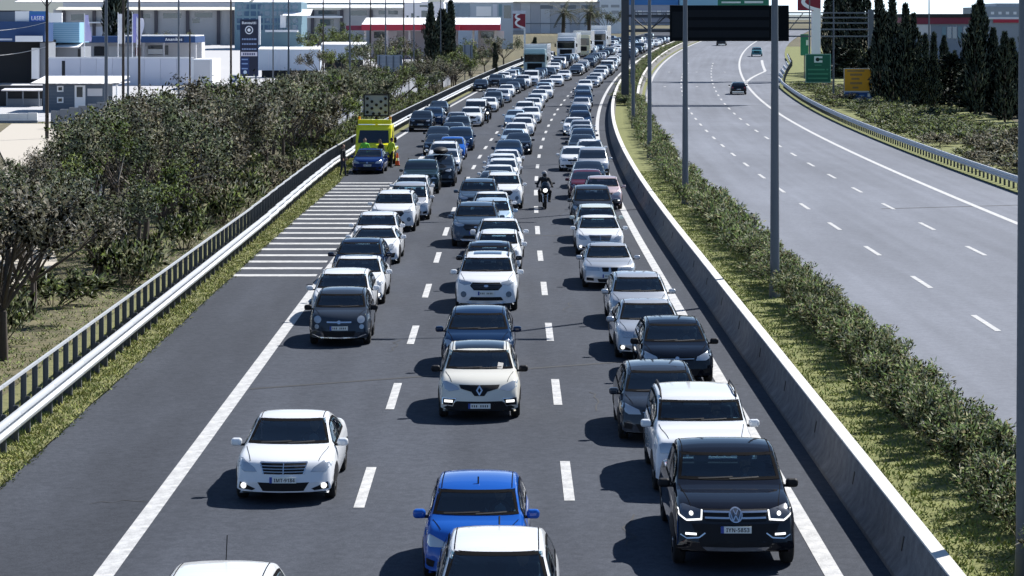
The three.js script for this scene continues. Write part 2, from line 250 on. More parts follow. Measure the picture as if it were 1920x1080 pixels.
// a body lofted through cross-sections; front at +z
function bodyShape(p, lod) {
  const L2 = p.L / 2, top = curve(p.top, 2), belt = curve(p.belt, 2), W = p.W / 2, step = [.055, .13, .3][lod];
  const low = curve([[-L2, .36], [-L2 + .12, p.clear + .03], [-L2 + .5, p.clear], [L2 - .5, p.clear], [L2 - .15, p.clear], [L2, p.clear + .05]], 1);
  const half = z => { const f = clamp((z - (L2 - .75)) / .75), r = clamp((-z - (L2 - .6)) / .6); return W * (1 - .075 * f * f * (3 - 2 * f) * (p.nose ?? 1) - .08 * r * r); };
  const bow = z => { const f = clamp((z - p.zc + .1) / (L2 - p.zc)), m = clamp((z - p.zw + .3) / (p.zc - p.zw)), r = clamp((-z - .3) / (L2 - .3)); return lerp(.09 * m, .26 * (p.nose ?? 1), f * f) - .14 * r * r; };
  let zs = [...top.pts.map(q => q[0])]; for (let z = -L2; z < L2; z += step) zs.push(z); zs.push(L2); zs.sort((a, b) => a - b);
  const gap = [.02, .05, .12][lod]; zs = zs.filter((z, i) => i === 0 || i === zs.length - 1 || z - zs[i - 1] > gap * .5); { const q = [zs[0]]; for (const z of zs) if (z - q[q.length - 1] > gap) q.push(z); if (L2 - q[q.length - 1] < gap * .6 && q.length > 1) q.pop(); q.push(L2); zs = q; }
  const roofY = top(p.zr ?? -.3);
  const wt = z => { const b = Math.min(belt(z), top(z) - .04), f = clamp((top(z) - b - .04) / (roofY - b - .1)); return lerp(half(z) - .10, p.roof / 2, Math.pow(f, .8)); };
  const lowF = lod === 2 ? [0, .3, 1] : [0, .09, .28, .55, .82, .94, 1], glF = lod === 2 ? [1] : lod === 1 ? [.45, .9, 1] : [.1, .4, .7, .9, 1], topF = lod === 2 ? [.85, 0] : lod === 1 ? [.95, .7, 0] : [.97, .92, .75, .5, .25, 0];
  const section = z => {
    const w = half(z), t = top(z), b = Math.min(belt(z), t - .04), y0 = Math.min(low(z), b - .1), s = [];
    for (const f of lowF) { const y = lerp(y0, b, f), inx = f < .3 ? .10 * (1 - f / .3) ** 1.5 : f > .6 ? .07 * ((f - .6) / .4) ** 2 : 0; s.push([w - inx, y]); }
    const T = [wt(z), t - lerp(.03, .055, clamp((t - b) / .5))], B = s[s.length - 1];
    for (const f of glF) s.push([lerp(B[0], T[0], f) + .025 * Math.sin(Math.PI * f) * clamp((t - b) / .4), lerp(B[1], T[1], f)]);
    for (const f of topF) s.push([T[0] * f, t - (t - T[1]) * Math.pow(f, 3) * (f > .95 ? .8 : .75)]);
    return s;
  };
  const P = [], I = [], rows = zs.map(z => { const s = section(z), w = half(z), k = bow(z), row = []; const put = (x, y) => { row.push(P.length / 3); P.push(x, y, z - k * (x / w) ** 2); }; for (const [x, y] of s) put(x, y); for (let i = s.length - 2; i >= 0; i--) put(-s[i][0], s[i][1]); return row; });
  const n = rows[0].length; for (let j = 0; j < rows.length - 1; j++) for (let i = 0; i < n - 1; i++) { const a = rows[j][i], b = rows[j][i + 1], c = rows[j + 1][i], d = rows[j + 1][i + 1]; I.push(a, b, c, b, d, c); }
  for (const end of [0, rows.length - 1]) { const s = section(zs[end]), z = zs[end], w = half(z), k = bow(z), q = lod ? [-1, 0, 1] : [-1, -.7, -.35, 0, .35, .7, 1]; let prev = null; for (const [x, y] of s) { const r = q.map(f => { P.push(x * f, y, z - k * (x * f / w) ** 2); return P.length / 3 - 1; }); if (prev) for (let i = 0; i < q.length - 1; i++) end ? I.push(prev[i], prev[i + 1], r[i], prev[i + 1], r[i + 1], r[i]) : I.push(prev[i], r[i], prev[i + 1], prev[i + 1], r[i], r[i + 1]); prev = r; } }
  // underside
  { const a = zs[0] + .25, b = L2 - .25, y = p.clear + .005, w = W - .12, k = P.length / 3; P.push(-w, y, a, w, y, a, w, y, b, -w, y, b); I.push(k, k + 2, k + 1, k, k + 3, k + 2); }
  return { P, I, top, belt, wt, half, zs, bow, roofY };
}
// look-up of the body's surface along an axis
function surface(S) {
  const axes = { 'z+': [0, 1, 2, 1], 'z-': [0, 1, 2, -1], 'x+': [2, 1, 0, 1], 'x-': [2, 1, 0, -1], 'y+': [0, 2, 1, 1] }, cache = {};
  return (axis, a, b) => {
    const [ia, ib, ic, sg] = axes[axis];
    let grid = cache[axis]; const C = .12;
    if (!grid) { grid = cache[axis] = new Map(); for (let t = 0; t < S.I.length; t += 3) { const v = [0, 1, 2].map(k => { const o = S.I[t + k] * 3; return [S.P[o + ia], S.P[o + ib], S.P[o + ic]]; });
      const [x0, x1] = [Math.min(v[0][0], v[1][0], v[2][0]), Math.max(v[0][0], v[1][0], v[2][0])], [y0, y1] = [Math.min(v[0][1], v[1][1], v[2][1]), Math.max(v[0][1], v[1][1], v[2][1])];
      for (let i = Math.floor(x0 / C); i <= Math.floor(x1 / C); i++) for (let j = Math.floor(y0 / C); j <= Math.floor(y1 / C); j++) { const k = i + ',' + j; (grid.get(k) ?? grid.set(k, []).get(k)).push(v); } } }
    let best = null; for (const [A, B, D] of grid.get(Math.floor(a / C) + ',' + Math.floor(b / C)) ?? []) { const d = (B[1] - D[1]) * (A[0] - D[0]) + (D[0] - B[0]) * (A[1] - D[1]); if (Math.abs(d) < 1e-10) continue; const l = ((B[1] - D[1]) * (a - D[0]) + (D[0] - B[0]) * (b - D[1])) / d, m = ((D[1] - A[1]) * (a - D[0]) + (A[0] - D[0]) * (b - D[1])) / d, n = 1 - l - m; if (l < -.001 || m < -.001 || n < -.001) continue; const c = l * A[2] + m * B[2] + n * D[2]; if (best === null || c * sg > best * sg) best = c; }
    return best;
  };
}
function onBody(look, axis, poly, edge, eps, holes = []) {
  const sh = new THREE.Shape(poly.map(q => new THREE.Vector2(...q))); for (const h of holes) sh.holes.push(new THREE.Path(h.map(q => new THREE.Vector2(...q))));
  let g = new THREE.ShapeGeometry(sh).toNonIndexed(); if (edge < 1) g = new TessellateModifier(edge, 6).modify(g);
  const p = g.attributes.position, map = { 'z+': (a, b, c) => [a, b, c + eps], 'z-': (a, b, c) => [a, b, c - eps], 'x+': (a, b, c) => [c + eps, b, a], 'x-': (a, b, c) => [c - eps, b, a], 'y+': (a, b, c) => [a, c + eps, b] }[axis];
  let last = 0; const out = [];
  const cx = poly.reduce((s, q) => s + q[0], 0) / poly.length, cy = poly.reduce((s, q) => s + q[1], 0) / poly.length;
  for (let i = 0; i < p.count; i++) { let a = p.getX(i), b = p.getY(i), c = look(axis, a, b); for (let k = 1; c === null && k < 12; k++) { const f = 1 - k * .03; c = look(axis, cx + (a - cx) * f, cy + (b - cy) * f); } if (c === null) c = last; last = c; out.push(...map(a, b, c)); }
  if (axis === 'z-' || axis === 'x+' || axis === 'y+') for (let i = 0; i < out.length; i += 9) for (let k = 0; k < 3; k++) { const t = out[i + 3 + k]; out[i + 3 + k] = out[i + 6 + k]; out[i + 6 + k] = t; }
  const h = new THREE.BufferGeometry(); h.setAttribute('position', new THREE.Float32BufferAttribute(out, 3)); const m = mergeVertices(h, 1e-4); m.computeVertexNormals(); return m;
}
const mir = poly => poly.map(([a, b]) => [-a, b]).reverse();
const disc = (x, y, rx, ry = rx, n = 14) => Array.from({ length: n }, (_, i) => [x + rx * Math.cos(i / n * 2 * Math.PI), y + ry * Math.sin(i / n * 2 * Math.PI)]);
function grow(poly, d, dy = d) { const cx = poly.reduce((s, q) => s + q[0], 0) / poly.length, ys = poly.map(q => q[1]), cy = (Math.min(...ys) + Math.max(...ys)) / 2, w = Math.max(...poly.map(q => Math.abs(q[0] - cx))), h = Math.max(...ys.map(y => Math.abs(y - cy))); return poly.map(([a, b]) => [cx + (a - cx) * (1 + d / w), cy + (b - cy) * (1 + dy / h)]); }
function inside(poly, x, y) { let c = false; for (let i = 0, j = poly.length - 1; i < poly.length; j = i++) if ((poly[i][1] > y) !== (poly[j][1] > y) && x < (poly[j][0] - poly[i][0]) * (y - poly[i][1]) / (poly[j][1] - poly[i][1]) + poly[i][0]) c = !c; return c; }
const wheelParts = (() => { const t = new THREE.LatheGeometry([[.2, -.1], [.29, -.105], [.325, -.085], [.335, -.05], [.335, .05], [.325, .085], [.29, .105], [.2, .1]].map(q => new THREE.Vector2(...q)), 20); t.rotateZ(Math.PI / 2);
  const rim = [new THREE.CylinderGeometry(.205, .205, .12, 18, 1, true)]; for (let i = 0; i < 5; i++) { const s = new THREE.BoxGeometry(.06, .03, .2); s.translate(0, .075, .1); s.rotateY(i * 2 * Math.PI / 5); rim.push(s); } const hub = new THREE.CylinderGeometry(.055, .06, .04, 10); hub.translate(0, .08, 0); rim.push(hub); const back = new THREE.CylinderGeometry(.2, .2, .02, 18); back.translate(0, .0, 0); const r = merge(rim.map(g => { g.deleteAttribute('uv'); return g; })); r.rotateZ(-Math.PI / 2); back.rotateZ(-Math.PI / 2); back.deleteAttribute('uv'); return { t, r, back }; })();
const plateMat = (txt) => print(256, 56, (g, w, h) => { g.fillStyle = '#d8dcd8'; g.fillRect(0, 0, w, h); g.fillStyle = '#1c3f96'; g.fillRect(0, 0, 26, h); g.fillStyle = '#15181c'; if (txt) { g.font = 'bold 46px sans-serif'; g.textBaseline = 'middle'; g.textAlign = 'center'; g.fillText(txt, w / 2 + 14, h / 2 + 2, w - 44); } else { for (let i = 0; i < 8; i++) if (i !== 3) g.fillRect(40 + i * 25, 15, 12, 26); } }, { roughness: .35 });
const plateBlank = plateMat(''), plateTexts = { pickup: plateMat('IYN-5853'), sedan: plateMat('IMT-9184') };
const RC = {};   // prototypes by type and level of detail
const TYPES = {
  sedan: { L: 4.58, W: 1.90, roof: 1.32, clear: .19, zw: .25, zc: 1.17, wr: .315, top: [[-2.29, .62], [-2.27, .88], [-2.12, 1.0], [-1.6, 1.02], [-.8, 1.33], [-.25, 1.395], [.25, 1.365], [1.2, .93], [1.75, .87], [2.08, .79], [2.2, .66], [2.29, .42]], belt: [[-2.3, .92], [0, .88], [1.2, .86], [2.3, .74]], rw: [1.05, 1.30] },
  bmw: { L: 4.47, W: 1.84, roof: 1.28, clear: .19, zw: .2, zc: 1.02, wr: .31, top: [[-2.23, .62], [-2.21, .88], [-2.1, .98], [-1.6, 1.0], [-.85, 1.31], [-.3, 1.38], [.2, 1.35], [1.05, .92], [1.75, .86], [2.1, .78], [2.19, .66], [2.23, .42]], belt: [[-2.3, .9], [0, .87], [1.2, .85], [2.3, .74]], rw: [1.03, 1.28] },
  hatch: { L: 4.2, W: 1.87, roof: 1.34, clear: .19, zw: .35, zc: 1.22, wr: .315, top: [[-2.1, .65], [-2.08, .98], [-1.8, 1.27], [-1.35, 1.385], [-.4, 1.435], [.35, 1.405], [1.25, .96], [1.7, .88], [1.95, .78], [2.05, .62], [2.1, .42]], belt: [[-2.1, .96], [0, .91], [1.2, .88], [2.1, .74]], rw: [1.0, 1.32] },
  city: { L: 3.56, W: 1.72, roof: 1.27, clear: .19, zw: .45, zc: 1.08, wr: .30, top: [[-1.78, .65], [-1.75, 1.0], [-1.5, 1.3], [-1.0, 1.41], [-.2, 1.45], [.45, 1.40], [1.1, .99], [1.4, .93], [1.62, .83], [1.73, .64], [1.78, .42]], belt: [[-1.8, .98], [0, .93], [1.1, .90], [1.8, .76]], rw: [1.02, 1.34] },
  cross: { L: 4.12, W: 1.88, roof: 1.36, clear: .21, zw: .35, zc: 1.16, wr: .33, top: [[-2.06, .68], [-2.04, 1.04], [-1.75, 1.34], [-1.2, 1.46], [-.4, 1.50], [.35, 1.465], [1.2, 1.03], [1.6, .97], [1.86, .86], [2.0, .68], [2.06, .44]], belt: [[-2.1, 1.03], [0, .98], [1.2, .95], [2.1, .8]], rw: [1.07, 1.38] },
  suv: { L: 4.5, W: 1.96, roof: 1.44, clear: .23, zw: .4, zc: 1.15, wr: .345, top: [[-2.25, .75], [-2.22, 1.14], [-2.0, 1.48], [-1.45, 1.60], [-.4, 1.65], [.4, 1.605], [1.18, 1.11], [1.7, 1.05], [2.05, .95], [2.18, .74], [2.25, .48]], belt: [[-2.3, 1.12], [0, 1.05], [1.2, 1.03], [2.3, .88]], rw: [1.16, 1.52], rails: 1 },
  jeep: { L: 4.62, W: 1.98, roof: 1.58, clear: .26, zw: .35, zc: .95, wr: .36, nose: .6, top: [[-2.31, .75], [-2.29, 1.15], [-2.15, 1.56], [-1.6, 1.66], [-.4, 1.69], [.35, 1.645], [1.0, 1.15], [1.75, 1.12], [2.15, 1.06], [2.26, .9], [2.31, .5]], belt: [[-2.3, 1.12], [0, 1.07], [1, 1.06], [2.3, .98]], rw: [1.18, 1.56], rails: 1 },
  pickup: { L: 5.25, W: 2.04, roof: 1.62, clear: .30, zw: .5, zc: 1.18, wr: .385, nose: .8, top: [[-2.62, .7], [-2.61, 1.09], [-1.05, 1.10], [-1.0, 1.45], [-.9, 1.66], [-.3, 1.745], [.5, 1.705], [1.22, 1.19], [1.9, 1.14], [2.36, 1.04], [2.52, .84], [2.62, .5]], belt: [[-2.62, 1.06], [0, 1.08], [1.2, 1.08], [2.62, .96]], rw: [1.2, 1.58] },
  mpv: { L: 4.4, W: 1.92, roof: 1.44, clear: .2, zw: .55, zc: 1.5, wr: .32, top: [[-2.2, .7], [-2.17, 1.08], [-1.95, 1.45], [-1.4, 1.56], [-.4, 1.61], [.55, 1.555], [1.5, .99], [1.85, .9], [2.08, .78], [2.16, .62], [2.2, .42]], belt: [[-2.2, 1.05], [0, .97], [1.4, .92], [2.2, .76]], rw: [1.1, 1.48] },
  van: { L: 5.0, W: 2.05, roof: 1.72, clear: .22, zw: .95, zc: 1.75, wr: .34, nose: .8, top: [[-2.5, .8], [-2.49, 1.6], [-2.4, 1.88], [-1.5, 1.94], [0, 1.95], [.95, 1.88], [1.8, 1.2], [2.15, 1.08], [2.4, .92], [2.47, .7], [2.5, .44]], belt: [[-2.5, 1.15], [0, 1.12], [1.7, 1.08], [2.5, .88]], rw: [1.2, 1.7] },
  sport: { L: 4.5, W: 1.94, roof: 1.24, clear: .15, zw: .2, zc: 1.05, wr: .33, top: [[-2.25, .62], [-2.22, .82], [-1.9, .92], [-1.1, 1.18], [-.3, 1.285], [.2, 1.25], [1.1, .87], [1.6, .80], [2.0, .70], [2.15, .58], [2.25, .38]], belt: [[-2.3, .84], [0, .84], [1.2, .83], [2.3, .70]], rw: [.98, 1.18] },
};
TYPES.micro = { ...TYPES.city };
const seg = (x1, y1, x2, y2, w) => { const l = Math.hypot(x2 - x1, y2 - y1), nx = -(y2 - y1) / l * w / 2, ny = (x2 - x1) / l * w / 2; return [[x1 + nx, y1 + ny], [x1 - nx, y1 - ny], [x2 - nx, y2 - ny], [x2 + nx, y2 + ny]]; };
const rect = (x0, x1, y0, y1) => [[x0, y0], [x1, y0], [x1, y1], [x0, y1]];
const sym = poly => [poly, mir(poly)];
// faces: F(part name, polygons in front view, material, lift)
const FACES = {
  sedan(F) {
    F('headlight', sym([[.50, .60], [.74, .59], [.87, .66], [.89, .79], [.79, .81], [.56, .68]]), CM.lens, .010);
    F('grille', [[[-.44, .765], [.44, .765], [.37, .57], [-.37, .57]]], CM.trim, .010); F('grille_frame', [seg(-.44, .768, .44, .768, .022), seg(-.44, .765, -.37, .57, .018), seg(.44, .765, .37, .57, .018), seg(0, .765, 0, .57, .018), seg(-.42, .71, .42, .71, .01), seg(-.40, .66, .40, .66, .01), seg(-.385, .61, .385, .61, .01)], CM.chrome, .018);
    F('air_intake', [[[-.48, .42], [.48, .42], [.38, .265], [-.38, .265]], ...sym([[.52, .30], [.82, .41], [.84, .29], [.58, .265]])], CM.trim, .010); F('fog_lamp', [disc(.75, .345, .055), disc(-.75, .345, .055)], CM.lit, .022); return .47;
  },
  bmw(F) {
    F('headlight', sym([[.34, .62], [.80, .62], [.86, .70], [.80, .75], [.36, .74]]), CM.lens, .010);
    F('grille', sym([[.03, .74], [.27, .74], [.24, .60], [.05, .60]]), CM.trim, .012); F('grille_frame', sym(seg(.02, .75, .02, .60, .02)).concat(sym(seg(.28, .74, .25, .60, .015))), CM.chrome, .02);
    F('air_intake', [[[-.42, .36], [.42, .36], [.38, .25], [-.38, .25]], ...sym([[.54, .38], [.78, .40], [.78, .30], [.54, .29]])], CM.trim, .010); return .46;
  },
  hatch(F) {
    F('headlight', sym([[.46, .62], [.72, .61], [.86, .69], [.88, .81], [.78, .82], [.5, .71]]), CM.lens, .010);
    F('grille', [[[-.44, .71], [.44, .71], [.38, .62], [-.38, .62]]], CM.trim, .010); F('grille_frame', [seg(-.42, .665, .42, .665, .014)], CM.chrome, .016); F('emblem', [disc(0, .675, .05)], CM.chrome, .022);
    F('air_intake', [[[-.58, .42], [.58, .42], [.48, .25], [-.48, .25]], ...sym([[.64, .40], [.82, .44], [.82, .32], [.66, .30]])], CM.trim, .010); return .52;
  },
  city(F) {
    F('headlight', sym(disc(.60, .74, .105, .10)), CM.lens, .014); F('fog_lamp', sym(disc(.62, .55, .065)), CM.lens, .014);
    F('grille', [[[-.34, .70], [.34, .70], [.34, .66], [-.34, .66]]], CM.chrome, .012); F('emblem', [disc(0, .68, .05)], CM.chrome, .02);
    F('air_intake', [[[-.46, .44], [.46, .44], [.40, .28], [-.40, .28]]], CM.trim, .010); F('bumper_trim', [seg(-.5, .26, .5, .26, .03), ...sym(seg(.5, .26, .74, .34, .025))], CM.chrome, .016); return .52;
  },
  cross(F) {
    F('headlight', sym([[.44, .71], [.68, .66], [.84, .74], [.87, .86], [.74, .87], [.5, .78]]), CM.lens, .010);
    F('grille', [[[-.46, .81], [.46, .81], [.42, .73], [.18, .67], [.11, .58], [-.11, .58], [-.18, .67], [-.42, .73]]], CM.black ?? CM.trim, .010);
    F('emblem', [[[0, .815], [.075, .70], [0, .585], [-.075, .70]]], CM.chrome, .02); F('emblem_core', [[[0, .76], [.036, .70], [0, .64], [-.036, .70]]], CM.trim, .026);
    F('air_intake', [[[-.5, .46], [.5, .46], [.82, .30], [.8, .25], [-.8, .25], [-.82, .30]]], CM.trim, .010); F('fog_lamp_frame', sym([[.52, .52], [.84, .52], [.84, .36], [.60, .34]]), CM.chrome, .014); F('fog_lamp_well', sym([[.54, .505], [.82, .505], [.82, .375], [.61, .36]]), CM.trim, .018); F('fog_lamp', sym(rect(.60, .79, .425, .48)), CM.lit, .026); return .36;
  },
  suv(F) {
    F('headlight', sym([[.44, .86], [.68, .82], [.88, .90], [.90, .98], [.74, .97], [.48, .92]]), CM.lens, .010);
    F('grille', [[[-.42, .91], [.42, .91], [.50, .81], [.38, .68], [-.38, .68], [-.50, .81]]], CM.trim, .010); F('grille_frame', [seg(-.46, .80, .46, .80, .012), seg(-.42, .75, .42, .75, .012), seg(-.44, .85, .44, .85, .012)], CM.steel ?? CM.lensDark, .016); F('emblem', [disc(0, .81, .07, .035)], CM.chrome, .022);
    F('fog_lamp', sym(disc(.70, .55, .09)), CM.lensDark, .014); F('air_intake', [[[-.46, .48], [.46, .48], [.54, .37], [-.54, .37]]], CM.trim, .010); F('skid_plate', [[[-.62, .34], [.62, .34], [.52, .27], [-.52, .27]]], CM.rim, .010); return .59;
  },
  jeep(F) {
    F('headlight', sym([[.54, .80], [.86, .82], [.88, 1.0], [.56, 1.0]]), CM.lens, .010); const sl = []; for (let i = -3; i <= 3; i++) sl.push(rect(i * .14 - .05, i * .14 + .05, .74, 1.0)); F('grille', sl, CM.trim, .010);
    F('air_intake', [[[-.85, .52], [.85, .52], [.78, .34], [-.78, .34]]], CM.trim, .010); F('fog_lamp', sym(disc(.68, .6, .06)), CM.lens, .014); return .60;
  },
  pickup(F) {
    F('headlight', sym([[.54, .85], [.82, .82], [.92, .88], [.93, 1.02], [.84, 1.05], [.56, .99]]), CM.lensDark, .010); F('daytime_lamp', [...sym(seg(.545, .99, .56, .85, .024)), ...sym(seg(.55, .85, .80, .825, .028)), ...sym(seg(.80, .825, .915, .90, .024)), ...sym(seg(.915, .90, .925, .985, .02)), ...sym(disc(.72, .93, .035))], CM.lit, .022);
    F('grille', [[[-.52, 1.0], [.52, 1.0], [.50, .82], [-.50, .82]]], CM.trim, .010); F('grille_bar', [...sym(seg(.10, .965, .52, .965, .028)), ...sym(seg(.10, .875, .50, .875, .028))], CM.chrome, .018);
    const ring = [disc(0, .92, .115, .115, 20)]; F('emblem_disc', ring, CM.lensDark, .022); F('emblem', Array.from({ length: 20 }, (_, i) => { const a = i / 20 * 2 * Math.PI, b = (i + 1.15) / 20 * 2 * Math.PI; return seg(.105 * Math.cos(a), .92 + .105 * Math.sin(a), .105 * Math.cos(b), .92 + .105 * Math.sin(b), .018); }).concat([seg(-.042, 1.0, 0, .93, .018), seg(.042, 1.0, 0, .93, .018), ...sym(seg(.09, .965, .045, .835, .018)), ...sym(seg(.045, .835, 0, .915, .018))]), CM.chrome, .03);
    F('air_intake', [[[-.72, .78], [.72, .78], [.56, .40], [-.56, .40]]], CM.trim, .008); F('fog_lamp', sym(rect(.64, .82, .60, .635)), CM.lit, .02); F('bumper_trim', [...sym(seg(.60, .565, .80, .545, .02)), ...sym(seg(.60, .565, .50, .64, .02)), ...sym(seg(.80, .545, .9, .60, .014))], CM.chrome, .018); F('skid_plate', [[[-.55, .42], [.55, .42], [.48, .36], [-.48, .36]]], CM.lensDark, .012); return .70;
  },
};
FACES.mpv = FACES.micro = FACES.hatch; FACES.sport = F => { F('headlight', sym(disc(.64, .66, .12, .09)), CM.lens, .012); F('air_intake', [[[-.36, .34], [.36, .34], [.32, .22], [-.32, .22]], ...sym([[.46, .44], [.80, .44], [.76, .28], [.48, .26]])], CM.trim, .010); return .42; };
FACES.van = F => { F('headlight', sym([[.60, .78], [.88, .80], [.90, .98], [.80, 1.0], [.64, .86]]), CM.lens, .010); F('grille', [[[-.50, .84], [.50, .84], [.46, .70], [-.46, .70]]], CM.trim, .010); F('air_intake', [[[-.7, .46], [.7, .46], [.64, .30], [-.64, .30]]], CM.trim, .010); return .56; };
function carParts(type, lod) {
  const key = type + lod; if (RC[key]) return RC[key];
  const p = TYPES[type], S = bodyShape(p, lod), look = surface(S), root = new THREE.Group(), L2 = p.L / 2, edge = [.09, .22, .5][lod], put = (n, g, m, to = root) => { const o = new THREE.Mesh(g, m); o.name = n; o.castShadow = o.receiveShadow = true; to.add(o); return o; };
  const q = (axis, poly, eps, holes) => onBody(look, axis, poly, edge, eps, holes);
  const N = lod === 2 ? 2 : 8;
  // glass outlines
  const ws = [], zA = p.zc - .07, zB = p.zw + .03; for (let i = 0; i <= N; i++) { const z = lerp(zA, zB, i / N); ws.push([S.wt(z) - .028, S.top(z) - (i === N ? .015 : .02)]); }
  const wind = [...ws, ...ws.map(([a, b]) => [-a, b]).reverse()];
  const zf = p.zc - .30, zr = -L2 + (type === 'sedan' || type === 'bmw' || type === 'sport' ? 1.15 : type === 'pickup' ? 1.75 : .62), zm = lerp(zf, zr, .47), upper = z => Math.max(S.belt(z) + .06, S.top(z) - .115);
  const sideWin = (a, b) => { const u = [], l = []; for (let i = 0; i <= N; i++) { const z = lerp(a, b, i / N); u.push([z, upper(z)]); l.push([z, S.belt(z) + .035]); } return [...l, ...u.reverse()]; };
  const wins = [sideWin(zf, zm + .05), sideWin(zm - .05, zr)];
  const rear = [[-p.roof / 2 + .12, p.rw[1]], [-p.roof / 2 - .02, p.rw[0]], [p.roof / 2 + .02, p.rw[0]], [p.roof / 2 - .12, p.rw[1]]];
  let I = S.I;
  if (lod === 0) { I = []; const X = i => S.P[i * 3], Y = i => S.P[i * 3 + 1], Z = i => S.P[i * 3 + 2];
    for (let t = 0; t < S.I.length; t += 3) { const v = [S.I[t], S.I[t + 1], S.I[t + 2]], a = V(X(v[0]), Y(v[0]), Z(v[0])), b = V(X(v[1]), Y(v[1]), Z(v[1])), c = V(X(v[2]), Y(v[2]), Z(v[2])), n = b.sub(a).cross(c.sub(a)).normalize();
      const cut = (n.z > .2 && n.y > .1 && v.every(i => inside(wind, X(i), Y(i)) && Z(i) > p.zw - .3)) || (Math.abs(n.x) > .5 && v.every(i => wins.some(w => inside(w, Z(i), Y(i))))) || (n.z < -.15 && v.every(i => inside(rear, X(i), Y(i)) && Z(i) < 0)); if (!cut) I.push(...v); } }
  const bg = new THREE.BufferGeometry(); bg.setAttribute('position', new THREE.Float32BufferAttribute(S.P, 3)); bg.setIndex(I); bg.computeVertexNormals();
  put('body', lod === 2 ? bg : toCreasedNormals(bg, .75), SLOT);
  const gm = lod ? glassDark : glassMat, gl = lod === 2 ? .05 : lod ? .02 : .010;
  put('windscreen', q('z+', wind, gl), gm);
  if (!lod) put('windscreen_border', q('z+', grow(wind, .012, .008), .016, [grow(wind, -.045, -.03)]), CM.frit);
  for (const w of wins) for (const sx of ['x+', 'x-']) { put('side_window', q(sx, w, lod === 2 ? .04 : lod ? .014 : .008), gm); if (!lod) put('window_border', q(sx, grow(w, .01), .014, [grow(w, -.05, -.04)]), CM.frit); }
  if (lod < 2) { put('rear_window', q('z-', rear, .012), gm); if (!lod) put('window_border', q('z-', grow(rear, .015, .01), .018, [grow(rear, -.06, -.04)]), CM.frit); }
  let plateY = .5;
  if (lod < 2) plateY = FACES[type]((n, polys, m, e) => { if (lod === 1 && /frame|trim|bar$|core|well|emblem|skid/.test(n)) return; if (!/frame|emblem$|trim|bar$|daytime/.test(n)) for (const a of polys) put(n, q('z+', a, e), m); else put(n, merge(polys.map(a => q('z+', a, e))), m); });
  else { const hl = []; FACES[type]((n, polys, m, e) => { if (n === 'headlight') polys.forEach(a => put(n, q('z+', [a[0], a[Math.floor(a.length / 3)], a[Math.floor(a.length * 2 / 3)]], .05), m)); if (n === 'grille' && polys[0].length <= 8) put(n, q('z+', polys[0], .04), m); }); }
  { const z = look('z+', 0, plateY) ?? L2; if (lod < 2) { const pl = new THREE.BoxGeometry(.50, .11, .02), o = put('number_plate', pl, plateTexts[type] && !lod ? plateTexts[type] : plateBlank); o.position.set(0, plateY, z + .022); o.rotation.x = -.05; } }
  if (lod < 2) { put('tail_light', q('z-', [[.58, .74 * p.rw[0]], [p.W / 2 - .1, .74 * p.rw[0]], [p.W / 2 - .08, .9 * p.rw[0]], [.62, .9 * p.rw[0]]], .012), CM.tail); put('tail_light', q('z-', mir([[.58, .74 * p.rw[0]], [p.W / 2 - .1, .74 * p.rw[0]], [p.W / 2 - .08, .9 * p.rw[0]], [.62, .9 * p.rw[0]]]), .012), CM.tail); const rp = put('number_plate', new THREE.BoxGeometry(.5, .11, .02), plateBlank); rp.position.set(0, .62, (look('z-', 0, .62) ?? -L2) - .015); }
  // wheels in dark arches
  const wz = [L2 - .86, -L2 + .85], R = p.wr;
  for (const z of wz) for (const s of [1, -1]) { const x = s * (S.half(z) - .125); if (lod < 2) put('wheel_arch', q(s > 0 ? 'x+' : 'x-', disc(z, R + .015, R * 1.14, R * 1.14, 18).map(([a, b]) => [a, Math.max(b, p.clear + .005)]), .006), CM.trim);
    if (lod === 2) { const g = new THREE.CylinderGeometry(R, R, .22, 10); g.rotateZ(Math.PI / 2); g.translate(x + s * .005, R, z); put('wheel', g, CM.tyre); }
    else { const w = new THREE.Group(); w.name = 'wheel'; w.position.set(x, R, z); w.scale.set(s, R / .335, R / .335); root.add(w); put('tyre', wheelParts.t, CM.tyre, w); put('rim', wheelParts.r, CM.rim, w); put('brake_plate', wheelParts.back, CM.trim, w); } }
  if (lod < 2) { const y = S.belt(p.zc - .3) + .085, z = p.zc - .33, x = S.half(z) + .065; for (const s of [1, -1]) { const m = put('side_mirror', rbox(.21, .15, .16, .06, s * x, y, z, lod ? 1 : 3), SLOT); if (!lod) { put('mirror_glass', box(s * x - .085, s * x + .085, y - .045, y + .045, z - .079, z - .075), CM.chrome, m); put('mirror_arm', box(s * x - (s > 0 ? .2 : -.02), s * x + (s > 0 ? -.02 : .2), y - .07, y - .03, z - .04, z + .03), CM.trim, m); } } }
  if (p.rails && lod < 2) for (const s of [1, -1]) { const pts = []; for (let i = 0; i <= 8; i++) { const z = lerp(-L2 + .75, p.zw - .15, i / 8), e = i % 8 ? .075 : .0; pts.push(V(s * (S.wt(z) - .05), S.top(z) - .03 + e, z)); } put('roof_rail', new THREE.TubeGeometry(new THREE.CatmullRomCurve3(pts), 14, .02, 6), CM.trim); }
